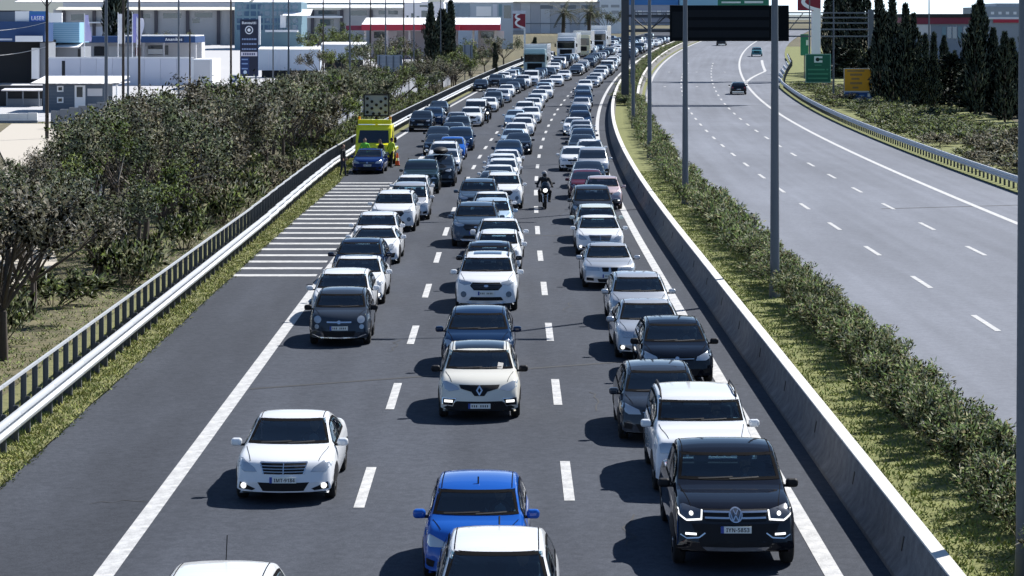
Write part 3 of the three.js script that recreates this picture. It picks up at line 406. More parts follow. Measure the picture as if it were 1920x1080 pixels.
  if (!lod) {
    const zq = -L2 + (type === 'pickup' ? 1.85 : type === 'sedan' || type === 'bmw' ? 1.55 : .75);
    for (const s of [1, -1]) put('roof_seam', q('y+', seg(s * (S.wt(zq) - .06), zq, s * (S.wt(p.zw - .1) - .06), p.zw - .06, .016), .007), CM.frit);
    for (const s of [1, -1]) put('bonnet_seam', q('y+', seg(s * (S.half(p.zc) - .17), p.zc + .02, s * (S.half(L2 - .4) - .28), L2 - .34, .011), .006), CM.frit);
    put('wiper', merge([q('z+', seg(-.52, ws[0][1] + .012, .06, ws[0][1] + .035, .016), .03), q('z+', seg(.0, ws[0][1] + .01, .5, ws[0][1] + .03, .016), .03)]), CM.trim);
    // cabin
    const w = p.W / 2 - .13, fy = p.clear + .1, by = S.belt(0) - .03, dz = p.zc - .02, dy = S.top(p.zc) - .035, g = [box(-w, w, fy, fy + .03, -L2 + .5, p.zc + .3), box(-w - .03, -w, fy, by, -L2 + .5, dz), box(w, w + .03, fy, by, -L2 + .5, dz), box(-w, w, fy, dy - .12, p.zc + .02, p.zc + .05)];
    g.push(rbox(w * 2, .16, .62, .05, 0, dy - .1, p.zc - .30), rbox(w * 2, .34, .3, .06, 0, dy - .3, p.zc - .40)); put('dashboard', merge(g), CM.cabin);
    const seats = []; for (const s of [-.38, .38]) { const b = rbox(.5, .62, .15, .06, 0, .31, 0); b.rotateX(-.22); b.translate(s, by - .45, p.zw - .62); const h = rbox(.26, .18, .1, .045, s, by + .33, p.zw - .79), c = rbox(.5, .16, .5, .06, s, by - .46, p.zw - .36); seats.push(b, h, c); } { const b = rbox(w * 1.8, .6, .16, .06, 0, .3, 0); b.rotateX(-.25); b.translate(0, by - .42, p.zw - (type === 'pickup' ? 1.25 : 1.55)); seats.push(b); } put('seats', merge(seats), CM.seat);
    const st = new THREE.TorusGeometry(.18, .016, 6, 20); st.rotateX(-.45); st.translate(.38, dy - .02, p.zc - .66); put('steering_wheel', st, CM.trim);
    put('rear_view_mirror', rbox(.22, .06, .03, .012, 0, S.top(p.zw + .12) - .11, p.zw + .02), CM.trim);
  }
  return RC[key] = root;
}
const CARS=[["E","suv","black",-7.32,208.85,""],
["E","suv","darkblue",-6.63,216.07,""],
["E","sedan","charcoal",-6.83,240.15,""],
["E","hatch","charcoal",-3.68,305.33,""],
["E","hatch","black",-0.64,309.06,""],
["E","suv","grey",-1.95,317.1,""],
["E","sedan","white",-1.56,323.5,""],
["E","cross","white",-1.03,329.9,""],
["E","cross","silver",-0.16,336.5,""],
["E","hatch","lightblue",0.25,342.7,""],
["E","cross","grey",0.55,348.6,""],
["E","cross","white",2.78,375.3,""],
["E","cross","slate",2.82,382.1,""],
["E","cross","darkblue",3.53,388.5,""],
["E","cross","white",3.79,394.6,""],
["E","cross","slate",4.67,401.1,""],
["E","mpv","white",5.57,407.6,""],
["E","van","silver",5.86,413.6,""],
["E","sedan","black",6.31,420.1,""],
["E","cross","charcoal",9.17,452.4,""],
["E","sedan","darkblue",10.4,458.6,""],
["E","hatch","grey",11.0,465.9,""],
["E","cross","white",11.53,473.3,""],
["E","sedan","charcoal",12.5,480.1,""],
["E","jeep","silver",13.06,486.4,""],
["E","cross","grey",13.68,493.6,""],
["E","van","silver",14.57,501.2,""],
["E","sedan","white",15.58,506.9,""],
["E","suv","charcoal",16.65,513.6,""],
["E","cross","darkblue",17.12,519.5,""],
["E","suv","silver",17.7,525.5,""],
["E","suv","darkblue",18.53,532.0,""],
["E","van","silver",19.43,538.9,""],
["E","cross","lightblue",19.98,544.6,""],
["E","suv","darkblue",21.2,550.6,""],
["E","hatch","charcoal",21.76,556.5,""],
["L","hatch","white",-4.02,34.9,"K0"],
["L","sedan","white",-4.25,49.91,"K1"],
["L","city","grey",-4.78,72.47,"K2"],
["L","hatch","white",-5.08,78.01,""],
["L","sedan","white",-4.96,83.16,""],
["L","hatch","navy",-5.22,89.1,""],
["L","sport","white",-5.09,96.65,""],
["L","hatch","white",-5.3,101.5,""],
["L","suv","white",-5.05,111.23,""],
["L","mpv","silver",-4.67,117.57,""],
["L","hatch","white",-4.85,125.84,""],
["L","jeep","darkgreen",-4.76,135.11,""],
["L","suv","charcoal",-4.03,140.83,""],
["L","hatch","silver",-3.9,151.67,""],
["L","suv","white",-4.12,156.52,""],
["L","hatch","blue",-3.89,167.43,""],
["L","sedan","black",-4.94,172.33,""],
["L","mpv","darkblue",-3.59,178.85,""],
["L","hatch","charcoal",-5.24,183.65,""],
["L","hatch","black",-4.35,190.52,""],
["L","suv","charcoal",-4.1,197.7,""],
["L","sedan","silver",-4.56,213.04,""],
["L","suv","white",-3.43,218.09,""],
["L","van","white",-3.17,228.59,""],
["L","hatch","white",-2.27,248.94,""],
["L","suv","grey",-1.84,260.08,""],
["L","hatch","silver",-1.02,272.34,""],
["L","sedan","white",-2.01,277.24,""],
["L","hatch","white",-0.6,287.47,""],
["L","sedan","grey",0.06,297.6,""],
["L","hatch","black",0.77,307.19,""],
["L","suv","white",1.37,314.68,""],
["L","van","white",2.47,322.7,""],
["L","suv","grey",3.13,328.5,""],
["L","mpv","grey",3.46,335.9,""],
["L","mpv","darkblue",3.87,343.1,""],
["L","cross","charcoal",4.64,350.0,""],
["L","cross","white",6.14,370.3,""],
["L","jeep","grey",6.41,377.3,""],
["L","van","silver",7.16,383.7,""],
["L","sedan","white",7.53,389.7,""],
["L","van","black",8.24,395.8,""],
["L","suv","silver",8.67,402.5,""],
["L","jeep","slate",9.07,408.8,""],
["L","hatch","slate",9.67,414.6,""],
["L","sedan","white",10.1,420.7,""],
["L","mpv","slate",13.91,455.1,""],
["L","jeep","white",14.32,461.5,""],
["L","cross","slate",14.97,469.0,""],
["L","sedan","black",16.06,476.2,""],
["L","sedan","charcoal",16.45,482.2,""],
["L","mpv","silver",19.69,508.7,""],
["L","hatch","white",20.49,516.3,""],
["L","jeep","grey",21.03,522.5,""],
["L","jeep","darkblue",22.0,529.9,""],
["L","mpv","charcoal",22.59,536.0,""],
["L","sedan","silver",23.43,541.8,""],
["L","suv","grey",24.75,549.2,""],
["L","hatch","white",25.39,556.2,""],
["M","hatch","white",-0.22,37.42,"K3"],
["M","micro","blue",-0.57,42.44,"K4"],
["M","cross","cream",-0.75,59.58,"K5"],
["M","cross","darkblue",-0.86,67.08,"K6"],
["M","suv","white",-0.77,81.34,"K7"],
["M","cross","black",-0.77,86.94,""],
["M","city","white",-0.48,92.78,""],
["M","sedan","white",-0.49,98.89,""],
["M","suv","slate",-1.44,103.94,""],
["M","hatch","lightblue",-0.84,109.43,""],
["M","sedan","white",-0.91,114.33,""],
["M","suv","slate",-1.54,119.38,""],
["M","suv","white",-0.42,124.38,""],
["M","hatch","grey",-0.83,129.23,""],
["M","sedan","white",-0.7,135.82,""],
["M","hatch","white",-0.5,141.24,""],
["M","hatch","white",-0.55,146.27,""],
["M","sedan","white",-0.35,151.93,""],
["M","hatch","darkblue",-0.2,163.02,""],
["M","sedan","black",0.43,173.9,""],
["M","sedan","lightblue",0.11,180.61,""],
["M","hatch","white",0.32,190.52,""],
["M","hatch","white",0.83,200.67,""],
["M","hatch","white",1.04,209.5,""],
["M","sedan","lightblue",0.32,217.83,""],
["M","hatch","white",1.63,224.06,""],
["M","suv","white",1.2,231.78,""],
["M","hatch","white",2.0,247.46,""],
["M","hatch","silver",2.36,258.02,""],
["M","sedan","white",2.9,273.68,""],
["M","hatch","white",3.66,284.04,""],
["M","hatch","lightblue",3.67,294.47,""],
["M","sedan","white",4.08,306.69,""],
["M","hatch","white",5.52,320.58,""],
["M","sedan","white",6.93,340.43,""],
["M","hatch","grey",5.09,349.97,""],
["M","sedan","charcoal",8.91,358.0,""],
["M","cross","white",9.35,364.2,""],
["M","hatch","black",10.0,370.9,""],
["M","sedan","silver",10.45,378.4,""],
["M","hatch","white",10.7,385.0,""],
["M","suv","grey",11.72,391.5,""],
["M","suv","slate",12.21,398.5,""],
["M","suv","charcoal",12.64,404.7,""],
["M","jeep","black",13.21,411.4,""],
["M","mpv","grey",13.85,418.9,""],
["M","cross","silver",14.81,425.7,""],
["M","mpv","black",15.47,432.2,""],
["M","sedan","slate",15.52,439.1,""],
["M","mpv","grey",16.86,446.6,""],
["M","jeep","silver",17.39,453.7,""],
["M","hatch","white",18.27,460.3,""],
["M","sedan","white",18.34,466.0,""],
["M","cross","white",19.36,473.2,""],
["M","hatch","silver",19.66,479.1,""],
["M","hatch","lightblue",20.37,485.3,""],
["M","cross","silver",21.7,492.9,""],
["M","sedan","white",22.37,499.8,""],
["M","sedan","slate",23.09,506.8,""],
["M","cross","slate",23.87,512.9,""],
["M","sedan","lightblue",24.64,519.2,""],
["M","cross","black",25.33,525.9,""],
["M","van","white",26.09,532.3,""],
["M","cross","white",26.83,539.2,""],
["M","hatch","silver",27.68,545.0,""],
["M","sedan","darkblue",28.95,550.7,""],
["M","van","charcoal",29.76,557.7,""],
["R","pickup","darkbrown",3.67,44.4,"K8"],
["R","jeep","white",3.67,50.7,"K9"],
["R","hatch","grey",3.21,56.57,"K10"],
["R","hatch","black",4.07,65.23,"K11"],
["R","sedan","silver",3.66,70.13,""],
["R","hatch","silver",3.75,77.04,""],
["R","bmw","silver",3.27,88.05,"K12"],
["R","sedan","white",3.38,100.5,""],
["R","hatch","mint",3.46,105.67,""],
["R","mpv","grey",3.58,115.33,""],
["R","cross","rose",4.37,124.01,""],
["R","hatch","maroon",3.79,130.74,""],
["R","sedan","charcoal",4.14,139.39,""],
["R","mpv","silver",4.73,150.13,""],
["R","hatch","white",3.76,154.93,""],
["R","hatch","white",4.96,163.74,""],
["R","sedan","charcoal",4.66,171.51,""],
["R","hatch","darkblue",4.98,180.42,""],
["R","sedan","silver",5.11,187.83,""],
["R","hatch","silver",5.27,195.47,""],
["R","sedan","white",4.94,201.84,""],
["R","suv","darkblue",5.55,208.85,""],
["R","hatch","darkblue",6.0,229.27,""],
["R","hatch","silver",6.77,248.94,""],
["R","suv","darkblue",7.28,261.68,""],
["R","sedan","slate",7.88,285.38,""],
["R","hatch","white",8.63,303.49,""],
["R","sedan","silver",9.97,318.04,""],
["R","hatch","white",10.71,328.58,""],
["R","hatch","silver",11.69,343.33,""],
["R","suv","white",12.29,351.3,""],
["R","mpv","grey",13.16,358.7,""],
["R","van","white",13.63,366.0,""],
["R","cross","slate",13.97,372.0,""],
["R","hatch","silver",14.66,378.3,""],
["R","hatch","charcoal",15.0,385.7,""],
["R","mpv","white",15.39,393.2,""],
["R","suv","white",15.9,398.9,""],
["R","sedan","grey",16.34,404.7,""],
["R","hatch","white",17.53,412.2,""],
["R","hatch","white",17.57,419.1,""],
["R","suv","black",18.39,426.1,""],
["R","mpv","grey",19.49,433.1,""],
["R","van","white",19.68,440.0,""],
["R","hatch","slate",20.82,446.6,""],
["R","cross","silver",21.34,452.8,""],
["R","sedan","silver",21.53,459.3,""],
["R","cross","charcoal",22.82,466.6,""],
["R","van","charcoal",23.51,473.1,""],
["R","cross","slate",23.7,479.1,""],
["R","cross","white",24.78,485.5,""],
["R","sedan","white",25.54,491.7,""],
["R","cross","silver",26.53,499.2,""],
["R","hatch","charcoal",26.68,505.8,""],
["R","suv","silver",27.54,512.5,""],
["R","hatch","white",28.83,519.2,""],
["R","sedan","white",29.5,525.4,""],
["R","hatch","silver",30.46,533.0,""],
["R","mpv","charcoal",31.27,539.1,""],
["R","mpv","silver",31.79,546.2,""],
["R","hatch","silver",32.94,552.3,""],
["R","hatch","lightblue",33.95,559.8,""]];
const colourWord = { white: 'white', silver: 'silver', cream: 'cream', grey: 'dark grey', charcoal: 'charcoal', black: 'black', slate: 'slate grey', blue: 'bright blue', navy: 'navy', darkblue: 'dark blue', lightblue: 'pale blue', darkgreen: 'dark green', mint: 'pale mint', rose: 'dusty pink', maroon: 'maroon', darkbrown: 'dark brown', teal: 'teal' };
const typeWord = { sedan: 'saloon', bmw: 'saloon', hatch: 'hatchback', city: 'city car', micro: 'small hatchback', cross: 'crossover', suv: 'off-roader', jeep: 'boxy off-roader', pickup: 'pickup', mpv: 'people carrier', van: 'van', sport: 'low sports car' };
const typeName = { sedan: 'saloon_car', bmw: 'saloon_car', hatch: 'hatchback_car', city: 'city_car', micro: 'hatchback_car', cross: 'crossover_car', suv: 'suv_car', jeep: 'suv_car', pickup: 'pickup_truck', mpv: 'minivan', van: 'van', sport: 'sports_car' };
const laneWord = { L: 'left lane', M: 'middle lane', R: 'right lane beside the barrier', E: 'outermost left lane past the yellow truck' };
const ordinal = n => n + (n % 100 > 10 && n % 100 < 14 ? 'th' : ['th', 'st', 'nd', 'rd'][n % 10] ?? 'th');
const OWN = { K0: 'white hatchback cut off at the bottom left, only its roof showing', K1: 'white saloon with chrome grille alone in the left lane', K2: 'dark grey city car with round headlights, by the wide white line', K3: 'white hatchback at the bottom edge, in front of the bright blue car', K4: 'bright blue small car partly hidden by the white hatchback in front', K5: 'cream crossover with dark roof and diamond emblem in the middle lane', K6: 'dark blue crossover right behind the cream crossover', K7: 'white off-roader with black hexagonal grille in the middle lane', K8: 'dark brown pickup with lit headlamps, front of the right lane', K9: 'white boxy off-roader with roof rails right behind the dark pickup', K10: 'dark grey hatchback left of the white boxy off-roader', K11: 'black hatchback close to the barrier, ahead of a silver saloon', K12: 'silver saloon with twin kidney grille in the right lane' };
function placeCar(type, colour, x, D, label, { lod, turn = 0, second, group = 'cars queueing in the jam' } = {}) {
  lod ??= D < 128 ? 0 : D < 400 ? 1 : 2;
  const o = carParts(type, lod).clone(true); o.name = numbered(typeName[type]); scene.add(o);
  o.traverse(m => { if (m.material === SLOT) m.material = PAINT[colour]; });
  o.position.set(x, rise(D) + .002, -D); o.rotation.y = turnAt(D) + turn; o.rotation.x = -Math.atan((rise(D + 1) - rise(D - 1)) / 2) * Math.cos(turn);
  tag(o, label, type === 'pickup' ? 'pickup' : type === 'van' ? 'van' : 'car', group);
  return o;
}
const laneCount = {}, jitter = rng(77);
for (const [lane, type, colour, x, D, key] of CARS) {
  const k = laneCount[lane] = (laneCount[lane] ?? 0) + 1;
  const o = placeCar(type, colour, x, D, OWN[key] ?? `${colourWord[colour]} ${typeWord[type]}, ${ordinal(k)} from the front in the ${laneWord[lane]}`, { turn: (jitter() - .5) * .03 });
  const p = TYPES[type];
  if (key === 'K5') { const look = surface(bodyShape(p, 0)); part(o, 'roof_panel', onBody(look, 'y+', [[-.56, .30], [.56, .30], [.57, -.4], [.56, -1.1], [.5, -1.5], [-.5, -1.5], [-.56, -1.1], [-.57, -.4]], .12, .006), PAINT.charcoal); part(o, 'sticker', onBody(look, 'z+', [[.40, 1.08], [.52, 1.07], [.55, 1.17], [.43, 1.19]], .1, .022), CM.cream); o.traverse(m => { if (m.name === 'side_mirror') m.material = CM.trim; }); }
  if (key === 'K7' || (lane === 'L' && k === 5) || (lane === 'M' && k === 6)) { const look = surface(bodyShape(p, 0)); part(o, 'sunroof', onBody(look, 'y+', rect(-.44, .44, p.zw - 1.0, p.zw - .25), .12, .01), glassDark); }
  if (key === 'K0') part(o, 'aerial', bar(V(0, 1.40, -1.25), V(0, 1.72, -1.4), .008, 5), CM.trim);
  if (key === 'K4' || key === 'K3') part(o, 'aerial', bar(V(.02, 1.40, key === 'K4' ? .3 : -1.3), V(.02, 1.5, key === 'K4' ? .24 : -1.4), .014, 5), CM.trim);
  if (key === 'K2' || key === 'K8' || key === 'K11') o.traverse(m => { if (m.name === 'side_mirror') m.material = CM.trim; });
  if (lane === 'L' && k === 13) part(o, 'roof_box', (() => { const g = new THREE.SphereGeometry(1, 18, 10); g.scale(.42, .2, .95); g.translate(.1, 1.86, -.3); return g; })(), CM.trim);
}
const DRIVEN = CARS.filter(c => c[4] < 84 && c[5] !== 'K0');
// opposite carriageway, seen from behind
placeCar('hatch', 'black', (1384 - 960) * 296 / 4811, 296, 'dark hatchback driving away on the pale carriageway', { lod: 1, turn: Math.PI, group: null });
placeCar('van', 'charcoal', (1353 - 960) * 530 / 4811, 530, 'dark van driving away, just under the message board', { lod: 2, turn: Math.PI, group: null });
placeCar('suv', 'black', (1397 - 960) * 585 / 4811, 585, 'dark car half hidden by the lower edge of the message board', { lod: 2, turn: Math.PI, group: null });
placeCar('suv', 'teal', (1419 - 960) * 452 / 4811, 452, 'teal car standing on the slip road at the far right bend', { lod: 2, group: null });
placeCar('hatch', 'royal', -8.42, 152.3, 'broken-down blue hatchback parked on the hatched shoulder', { lod: 0, turn: -.02, group: null });
// ---------------------------------------------------------------- vegetation
const leafMat = (lo, hi, k) => new THREE.MeshPhysicalMaterial({ vertexColors: true, roughness: .95, side: THREE.DoubleSide, transmission: .5, thickness: 0, ...(k ?? {}) });
const M_leaf = leafMat(), M_needle = new THREE.MeshStandardMaterial({ vertexColors: true, roughness: .7, side: THREE.DoubleSide }), M_bark = std([.075, .06, .05], .95), M_barkPale = std([.30, .27, .23], .95), M_stem = std([.10, .085, .055], .95);
class Leaves { constructor() { this.p = []; this.c = []; this.i = []; this.n = []; }
  leaf(o, d, s, l, w, c) { const b = this.p.length / 3, up = V(0, 1, 0), side = s.clone().multiplyScalar(w / 2), m = o.clone().addScaledVector(d, l * .45), e = o.clone().addScaledVector(d, l), nn = d.clone().cross(s).normalize(); if (nn.y < 0) nn.negate();
    m.addScaledVector(nn, l * .08); for (const q of [o, m.clone().add(side), e, m.clone().sub(side)]) { this.p.push(q.x, q.y, q.z); this.c.push(c[0], c[1], c[2]); const q2 = nn.clone().addScaledVector(side, .6).normalize(); this.n.push(q2.x, q2.y, q2.z); } this.i.push(b, b + 1, b + 2, b, b + 2, b + 3); }
  get geometry() { const g = new THREE.BufferGeometry(); g.setAttribute('position', new THREE.Float32BufferAttribute(this.p, 3)); g.setAttribute('normal', new THREE.Float32BufferAttribute(this.n, 3)); g.setAttribute('color', new THREE.Float32BufferAttribute(this.c, 3)); g.setIndex(this.i); return g; } }
const dirR = r => { const z = r() * 2 - 1, a = r() * 6.2832, s = Math.sqrt(1 - z * z); return V(s * Math.cos(a), z, s * Math.sin(a)); };
function makeTree(seed, { h = 5.5, spread = 2.2, leaves = 2200, pal, leafL = .2, leafW = .09, bare = .15, base = .25, limbs = 7 }) {
  const r = rng(seed), wood = [], pale = [], L = new Leaves(), tips = [];
  const trunkTop = V((r() - .5) * .5, h * base + .4, (r() - .5) * .5); const stems = r() < .5 ? 2 : 1;
  for (let s = 0; s < stems; s++) { const off = V((r() - .5) * .5 * s, 0, (r() - .5) * .5 * s); wood.push(bar(off.clone().setY(-.2), trunkTop.clone().add(off), .10 + h * .006, 7, .07)); }
  for (let i = 0; i < limbs; i++) { const a = i / limbs * 6.283 + r(), d = V(Math.cos(a) * (.45 + r() * .6), .6 + r() * .8, Math.sin(a) * (.45 + r() * .6)).normalize(), len = h * (.34 + r() * .26), m = trunkTop.clone().addScaledVector(d, len); m.x *= spread / (h * .42); m.z *= spread / (h * .42);
    wood.push(bar(trunkTop, m, .055, 5, .03)); for (let k = 0; k < 4; k++) { const d2 = d.clone().addScaledVector(dirR(r), .75).normalize(), e = m.clone().addScaledVector(d2, h * (.10 + r() * .14)); const pk = r() < bare; (pk ? pale : wood).push(bar(m.clone().lerp(trunkTop, r() * .4), e, pk ? .035 : .022, 4, .008)); tips.push(e, m.clone().lerp(e, .5)); } }
  const clumps = tips.map(t => [t, .26 + r() * .36 * spread / 2, pal[Math.floor(r() * pal.length)], .5 + r() * .85]);
  for (let i = 0; i < leaves; i++) { const [t, rad, col, tone] = clumps[Math.floor(r() * clumps.length)], o = t.clone().addScaledVector(dirR(r), rad * Math.pow(r(), .45)); if (o.y < h * .16) continue; const d = dirR(r).addScaledVector(V(0, .3, 0), 1).normalize(), s = d.clone().cross(dirR(r)).normalize(), k = tone * (.75 + r() * .5); L.leaf(o, d, s, leafL * (.7 + r() * .6), leafW * (.7 + r() * .6), [col[0] * k, col[1] * k, col[2] * k]); }
  return { wood: merge(wood), pale: pale.length ? merge(pale) : null, crown: L.geometry };
}
const sc = (a, k) => a.map(c => c.map(v => v * k)), OLIVE = sc([[.08, .10, .05], [.11, .125, .062], [.066, .086, .042], [.13, .14, .08], [.052, .068, .04], [.165, .16, .105]], 1.95), GREEN = sc([[.085, .12, .03], [.12, .155, .04], [.065, .09, .028], [.15, .18, .06]], 1.7), BROWN = sc([[.11, .105, .066], [.09, .088, .058], [.15, .135, .095], [.075, .08, .052], [.18, .165, .13]], 1.7), DARK = [[.04, .06, .045], [.03, .048, .038], [.055, .078, .055], [.085, .10, .065]];
const treeKinds = [];
for (let i = 0; i < 10; i++) treeKinds.push([makeTree(200 + i, { h: 4.6 + (i % 4) * .6, spread: 2.0 + (i % 3) * .35, pal: [OLIVE, BROWN, OLIVE, GREEN, BROWN][i % 5], leaves: 4800, bare: .22, limbs: 8, base: .10 + (i % 3) * .07, leafL: .16, leafW: .065 }), ['olive-green', 'brownish half-bare', 'olive-green', 'light green', 'brownish half-bare'][i % 5]]);
const farKinds = treeKinds.map((_, i) => makeTree(200 + i, { h: 4.6 + (i % 4) * .6, spread: 2.0 + (i % 3) * .35, pal: [OLIVE, BROWN, OLIVE, GREEN, BROWN][i % 5], leaves: 2000, bare: .22, limbs: 8, base: .10 + (i % 3) * .07, leafL: .25, leafW: .10 }));
function putTree(k, x, D, s, label, group, y) { const t = D > 125 ? farKinds[k] : treeKinds[k][0], o = thing('roadside_tree', label, 'tree', [x + bend(D), rise(D) + (y ?? -.05), -D], x * 7.3 + D * 1.7, group); o.scale.setScalar(s); part(o, 'trunk', t.wood, M_bark); if (t.pale) part(o, 'bare_branches', t.pale, M_barkPale); part(o, 'crown', t.crown, M_leaf, 'stuff'); return o; }
{ const r = rng(5); let n = 0; const spots = [];
  for (let D = 58; D < 345; D += 1) { const rows = D < 110 ? 3 : 2; if (r() > (D < 150 ? .62 : .5)) continue; const deep = (D < 120 ? 9 : D < 220 ? 13 : 11); for (let k = 0; k < 1; k++) spots.push([-13.6 - Math.pow(r(), 1.25) * deep, D + r()]); }
  for (const [x, D] of [[-14.2, 62], [-15.6, 66], [-14, 71], [-17, 72], [-14.6, 78], [-19, 78], [-16.6, 84], [-14.3, 88], [-21, 88], [-18, 95], [-14.5, 97], [-23, 100], [-17, 104], [-14.4, 110], [-20, 112], [-24.5, 116], [-16, 120], [-22, 126], [-18.5, 131], [-14.6, 134], [-26, 134], [-21.5, 142], [-16.3, 146], [-24.5, 150], [-18.5, 156], [-14.8, 160], [-28, 160], [-22.5, 168], [-17, 174]]) spots.push([x, D]);
  const kept = []; for (const q of spots) if (kept.every(k => Math.hypot(k[0] - q[0], k[1] - q[1]) > 1.5)) kept.push(q);
  const edgeLine = [[-400, 300], [0, 288], [95, 288], [150, 255], [200, 222], [262, 184], [330, 154], [430, 150], [560, 138], [640, 122], [760, 118], [900, 96], [1000, 110]];
  const skyline = u => { for (let i = 1; i < edgeLine.length; i++) if (u <= edgeLine[i][0]) { const [a, b] = [edgeLine[i - 1], edgeLine[i]]; return a[1] + (b[1] - a[1]) * (u - a[0]) / (b[0] - a[0]); } return 110; };
  const where = D => D < 90 ? 'nearest part of the left roadside belt' : D < 150 ? 'roadside belt beside the hatched shoulder' : D < 230 ? 'roadside belt left of the yellow truck' : 'far roadside belt behind the guardrail';
  kept.sort((a, b) => a[1] - b[1]);
  for (const [x, D] of kept) { const k = Math.floor(r() * 10), w = treeKinds[k][1], full = 4.8 + (k % 4) * .6; let s = .8 + r() * .42; const u = 960 + (x + bend(D)) * 4811 / D, most = (9 - rise(D) - (skyline(u + 20) - 39) * D / 4811) / full; s = Math.min(s, most); if (s < .42) continue; n++; putTree(k, x, D, s, `${w} tree, ${ordinal(n)} from the near end of the ${D < 150 ? 'roadside belt left of the guardrail' : 'belt, beyond the yellow truck'}`, `${w} trees, ${where(D)}`); }
}
// cypresses beyond the right-hand guardrail
function makeCypress(seed, h, rad) { const r = rng(seed), L = new Leaves(), wood = [bar(V(0, -.2, 0), V(0, h * .9, 0), .16, 7, .03)], lobes = Array.from({ length: 16 }, () => [r() * 6.283, .05 + r() * .8, .15 + r() * .4]);
  for (let i = 0; i < 2500; i++) { const t = Math.pow(r(), .8), y = h * (.03 + .95 * t); let prof = Math.pow(1 - t, .72) * (.62 + .38 * Math.min(1, t / .22)) + .03; const a = r() * 6.283; for (const [la, lt, lw] of lobes) prof *= 1 + .5 * Math.exp(-(((t - lt) / .085) ** 2)) * (Math.cos(a - la) > .55 ? lw * 2.6 : -lw * .5); const R = rad * prof * (.55 + .5 * Math.pow(r(), .4)), o = V(Math.cos(a) * R, y, Math.sin(a) * R), d = V(Math.cos(a) * .35, 1, Math.sin(a) * .35).addScaledVector(dirR(r), .3).normalize(), s = d.clone().cross(dirR(r)).normalize(), c = DARK[Math.floor(r() * 4)], k = .7 + r() * .7; L.leaf(o, d, s,   .42 + r() * .34, .13 + r() * .07, [c[0] * k, c[1] * k, c[2] * k]); }
  return { wood: merge(wood), crown: L.geometry }; }
const cyps = [makeCypress(31, 11.5, .8), makeCypress(32, 10.6, .62), makeCypress(33, 9, .85), makeCypress(34, 11, 1.15)];
const cyLabels = [];
[[1556, 372, 1.25, 0], [1570, 366, 1.2, 3], [1587, 362, 1.2, 3], [1603, 358, 1.2, 0], [1620, 356, 1.2, 3], [1648, 268, 1.06, 0], [1660, 300, .82, 3], [1673, 262, 1.06, 1], [1688, 290, .9, 2], [1698, 258, .98, 1], [1713, 280, .82, 0], [1722, 250, .68, 2], [1735, 258, .70, 1], [1751, 250, .72, 1], [1770, 290, .62, 3], [1790, 285, .58, 2], [1812, 262, .66, 3], [1828, 236, .90, 0], [1838, 240, .98, 3], [1862, 240, .74, 3], [1884, 222, .72, 3], [1897, 232, .8, 2], [1925, 226, .82, 3]].forEach(([u, D, s, k], i) => {
  const o = thing('cypress_tree', `slender dark cypress, ${ordinal(i + 1)} from the left in the row beyond the right guardrail`, 'tree', [(u - 960) * D / 4811, rise(D) - .1, -D], i * 2.4, 'dark cypresses beyond the right guardrail'); o.scale.setScalar(s); part(o, 'trunk', cyps[k].wood, M_bark); part(o, 'crown', cyps[k].crown, M_needle, 'stuff'); });
[[1566, 352], [1582, 350], [1600, 348], [1640, 300], [1655, 280], [1676, 275], [1692, 282], [1706, 268], [1728, 272], [1744, 266], [1762, 274], [1782, 262], [1800, 268], [1818, 250], [1846, 252], [1872, 244], [1890, 238], [1912, 236]].forEach(([u, D], i) => { const o = thing('evergreen_bush', `dense dark evergreen bush between the cypresses, ${ordinal(i + 1)} from the left`, 'shrub', [(u - 960) * D / 4811, rise(D) - .1, -D], i * 1.9, 'dark bushes between the cypresses'); o.scale.set(1.7 + (i % 3) * .35, .34 + (i % 4) * .05, 1.6); part(o, 'stems', cyps[i % 4].wood, M_bark); part(o, 'foliage', cyps[i % 4].crown, M_needle, 'stuff'); });
// shrubs
function makeShrub(seed, n, rx, h, l, w, pal, opts = {}) { const r = rng(seed), L = new Leaves(), st = [], ends = []; for (let i = 0; i < 13; i++) { const a = r() * 6.283, q = Math.sqrt(r()), e = V(Math.cos(a) * rx * q, h * (.72 + r() * .3) * (1 - .3 * q * q), Math.sin(a) * rx * q); st.push(bar(V(e.x * .2, -.05, e.z * .2), e, .014, 4, .007)); ends.push(e); }
  const dome = opts.flat; for (let i = 0; i < n; i++) { const e = ends[Math.floor(r() * ends.length)]; let o = e.clone().multiplyScalar(.35 + .65 * Math.pow(r(), .55)).addScaledVector(dirR(r), .17 * (opts.puff ?? 1)); if (o.y < h * .1) o.y = h * .1 + r() * .2; if (dome && o.y > h) o.y = h - r() * .1; const d = V(o.x * .5, .55, o.z * .5).addScaledVector(dirR(r), .8).normalize(), s = d.clone().cross(dirR(r)).normalize(), c = pal[Math.floor(r() * pal.length)], k = .75 + r() * .55; L.leaf(o, d, s, l * (.7 + r() * .6), w * (.8 + r() * .4), [c[0] * k, c[1] * k, c[2] * k]); }
  return { stems: merge(st), foliage: L.geometry }; }
const OLEANDER = sc([[.07, .105, .035], [.095, .13, .045], [.055, .08, .03], [.13, .155, .065], [.13, .115, .065], [.22, .22, .14]], 2.1);
const shrubNear = [1, 2, 3, 4, 5].map(i => makeShrub(50 + i, 2500, 1.0, 1.4, .14, .04, OLEANDER)), shrubFar = [1, 2, 3, 4].map(i => makeShrub(60 + i, 700, 1.1, 1.4, .24, .06, OLEANDER)), shrubBrown = [1, 2, 3].map(i => makeShrub(70 + i, 850, 1.4, 1.1, .24, .075, BROWN, { flat: true })), shrubGreen = [1, 2, 3].map(i => makeShrub(80 + i, 850, 1.4, 1.0, .24, .075, [...GREEN, ...OLIVE], { flat: true }));
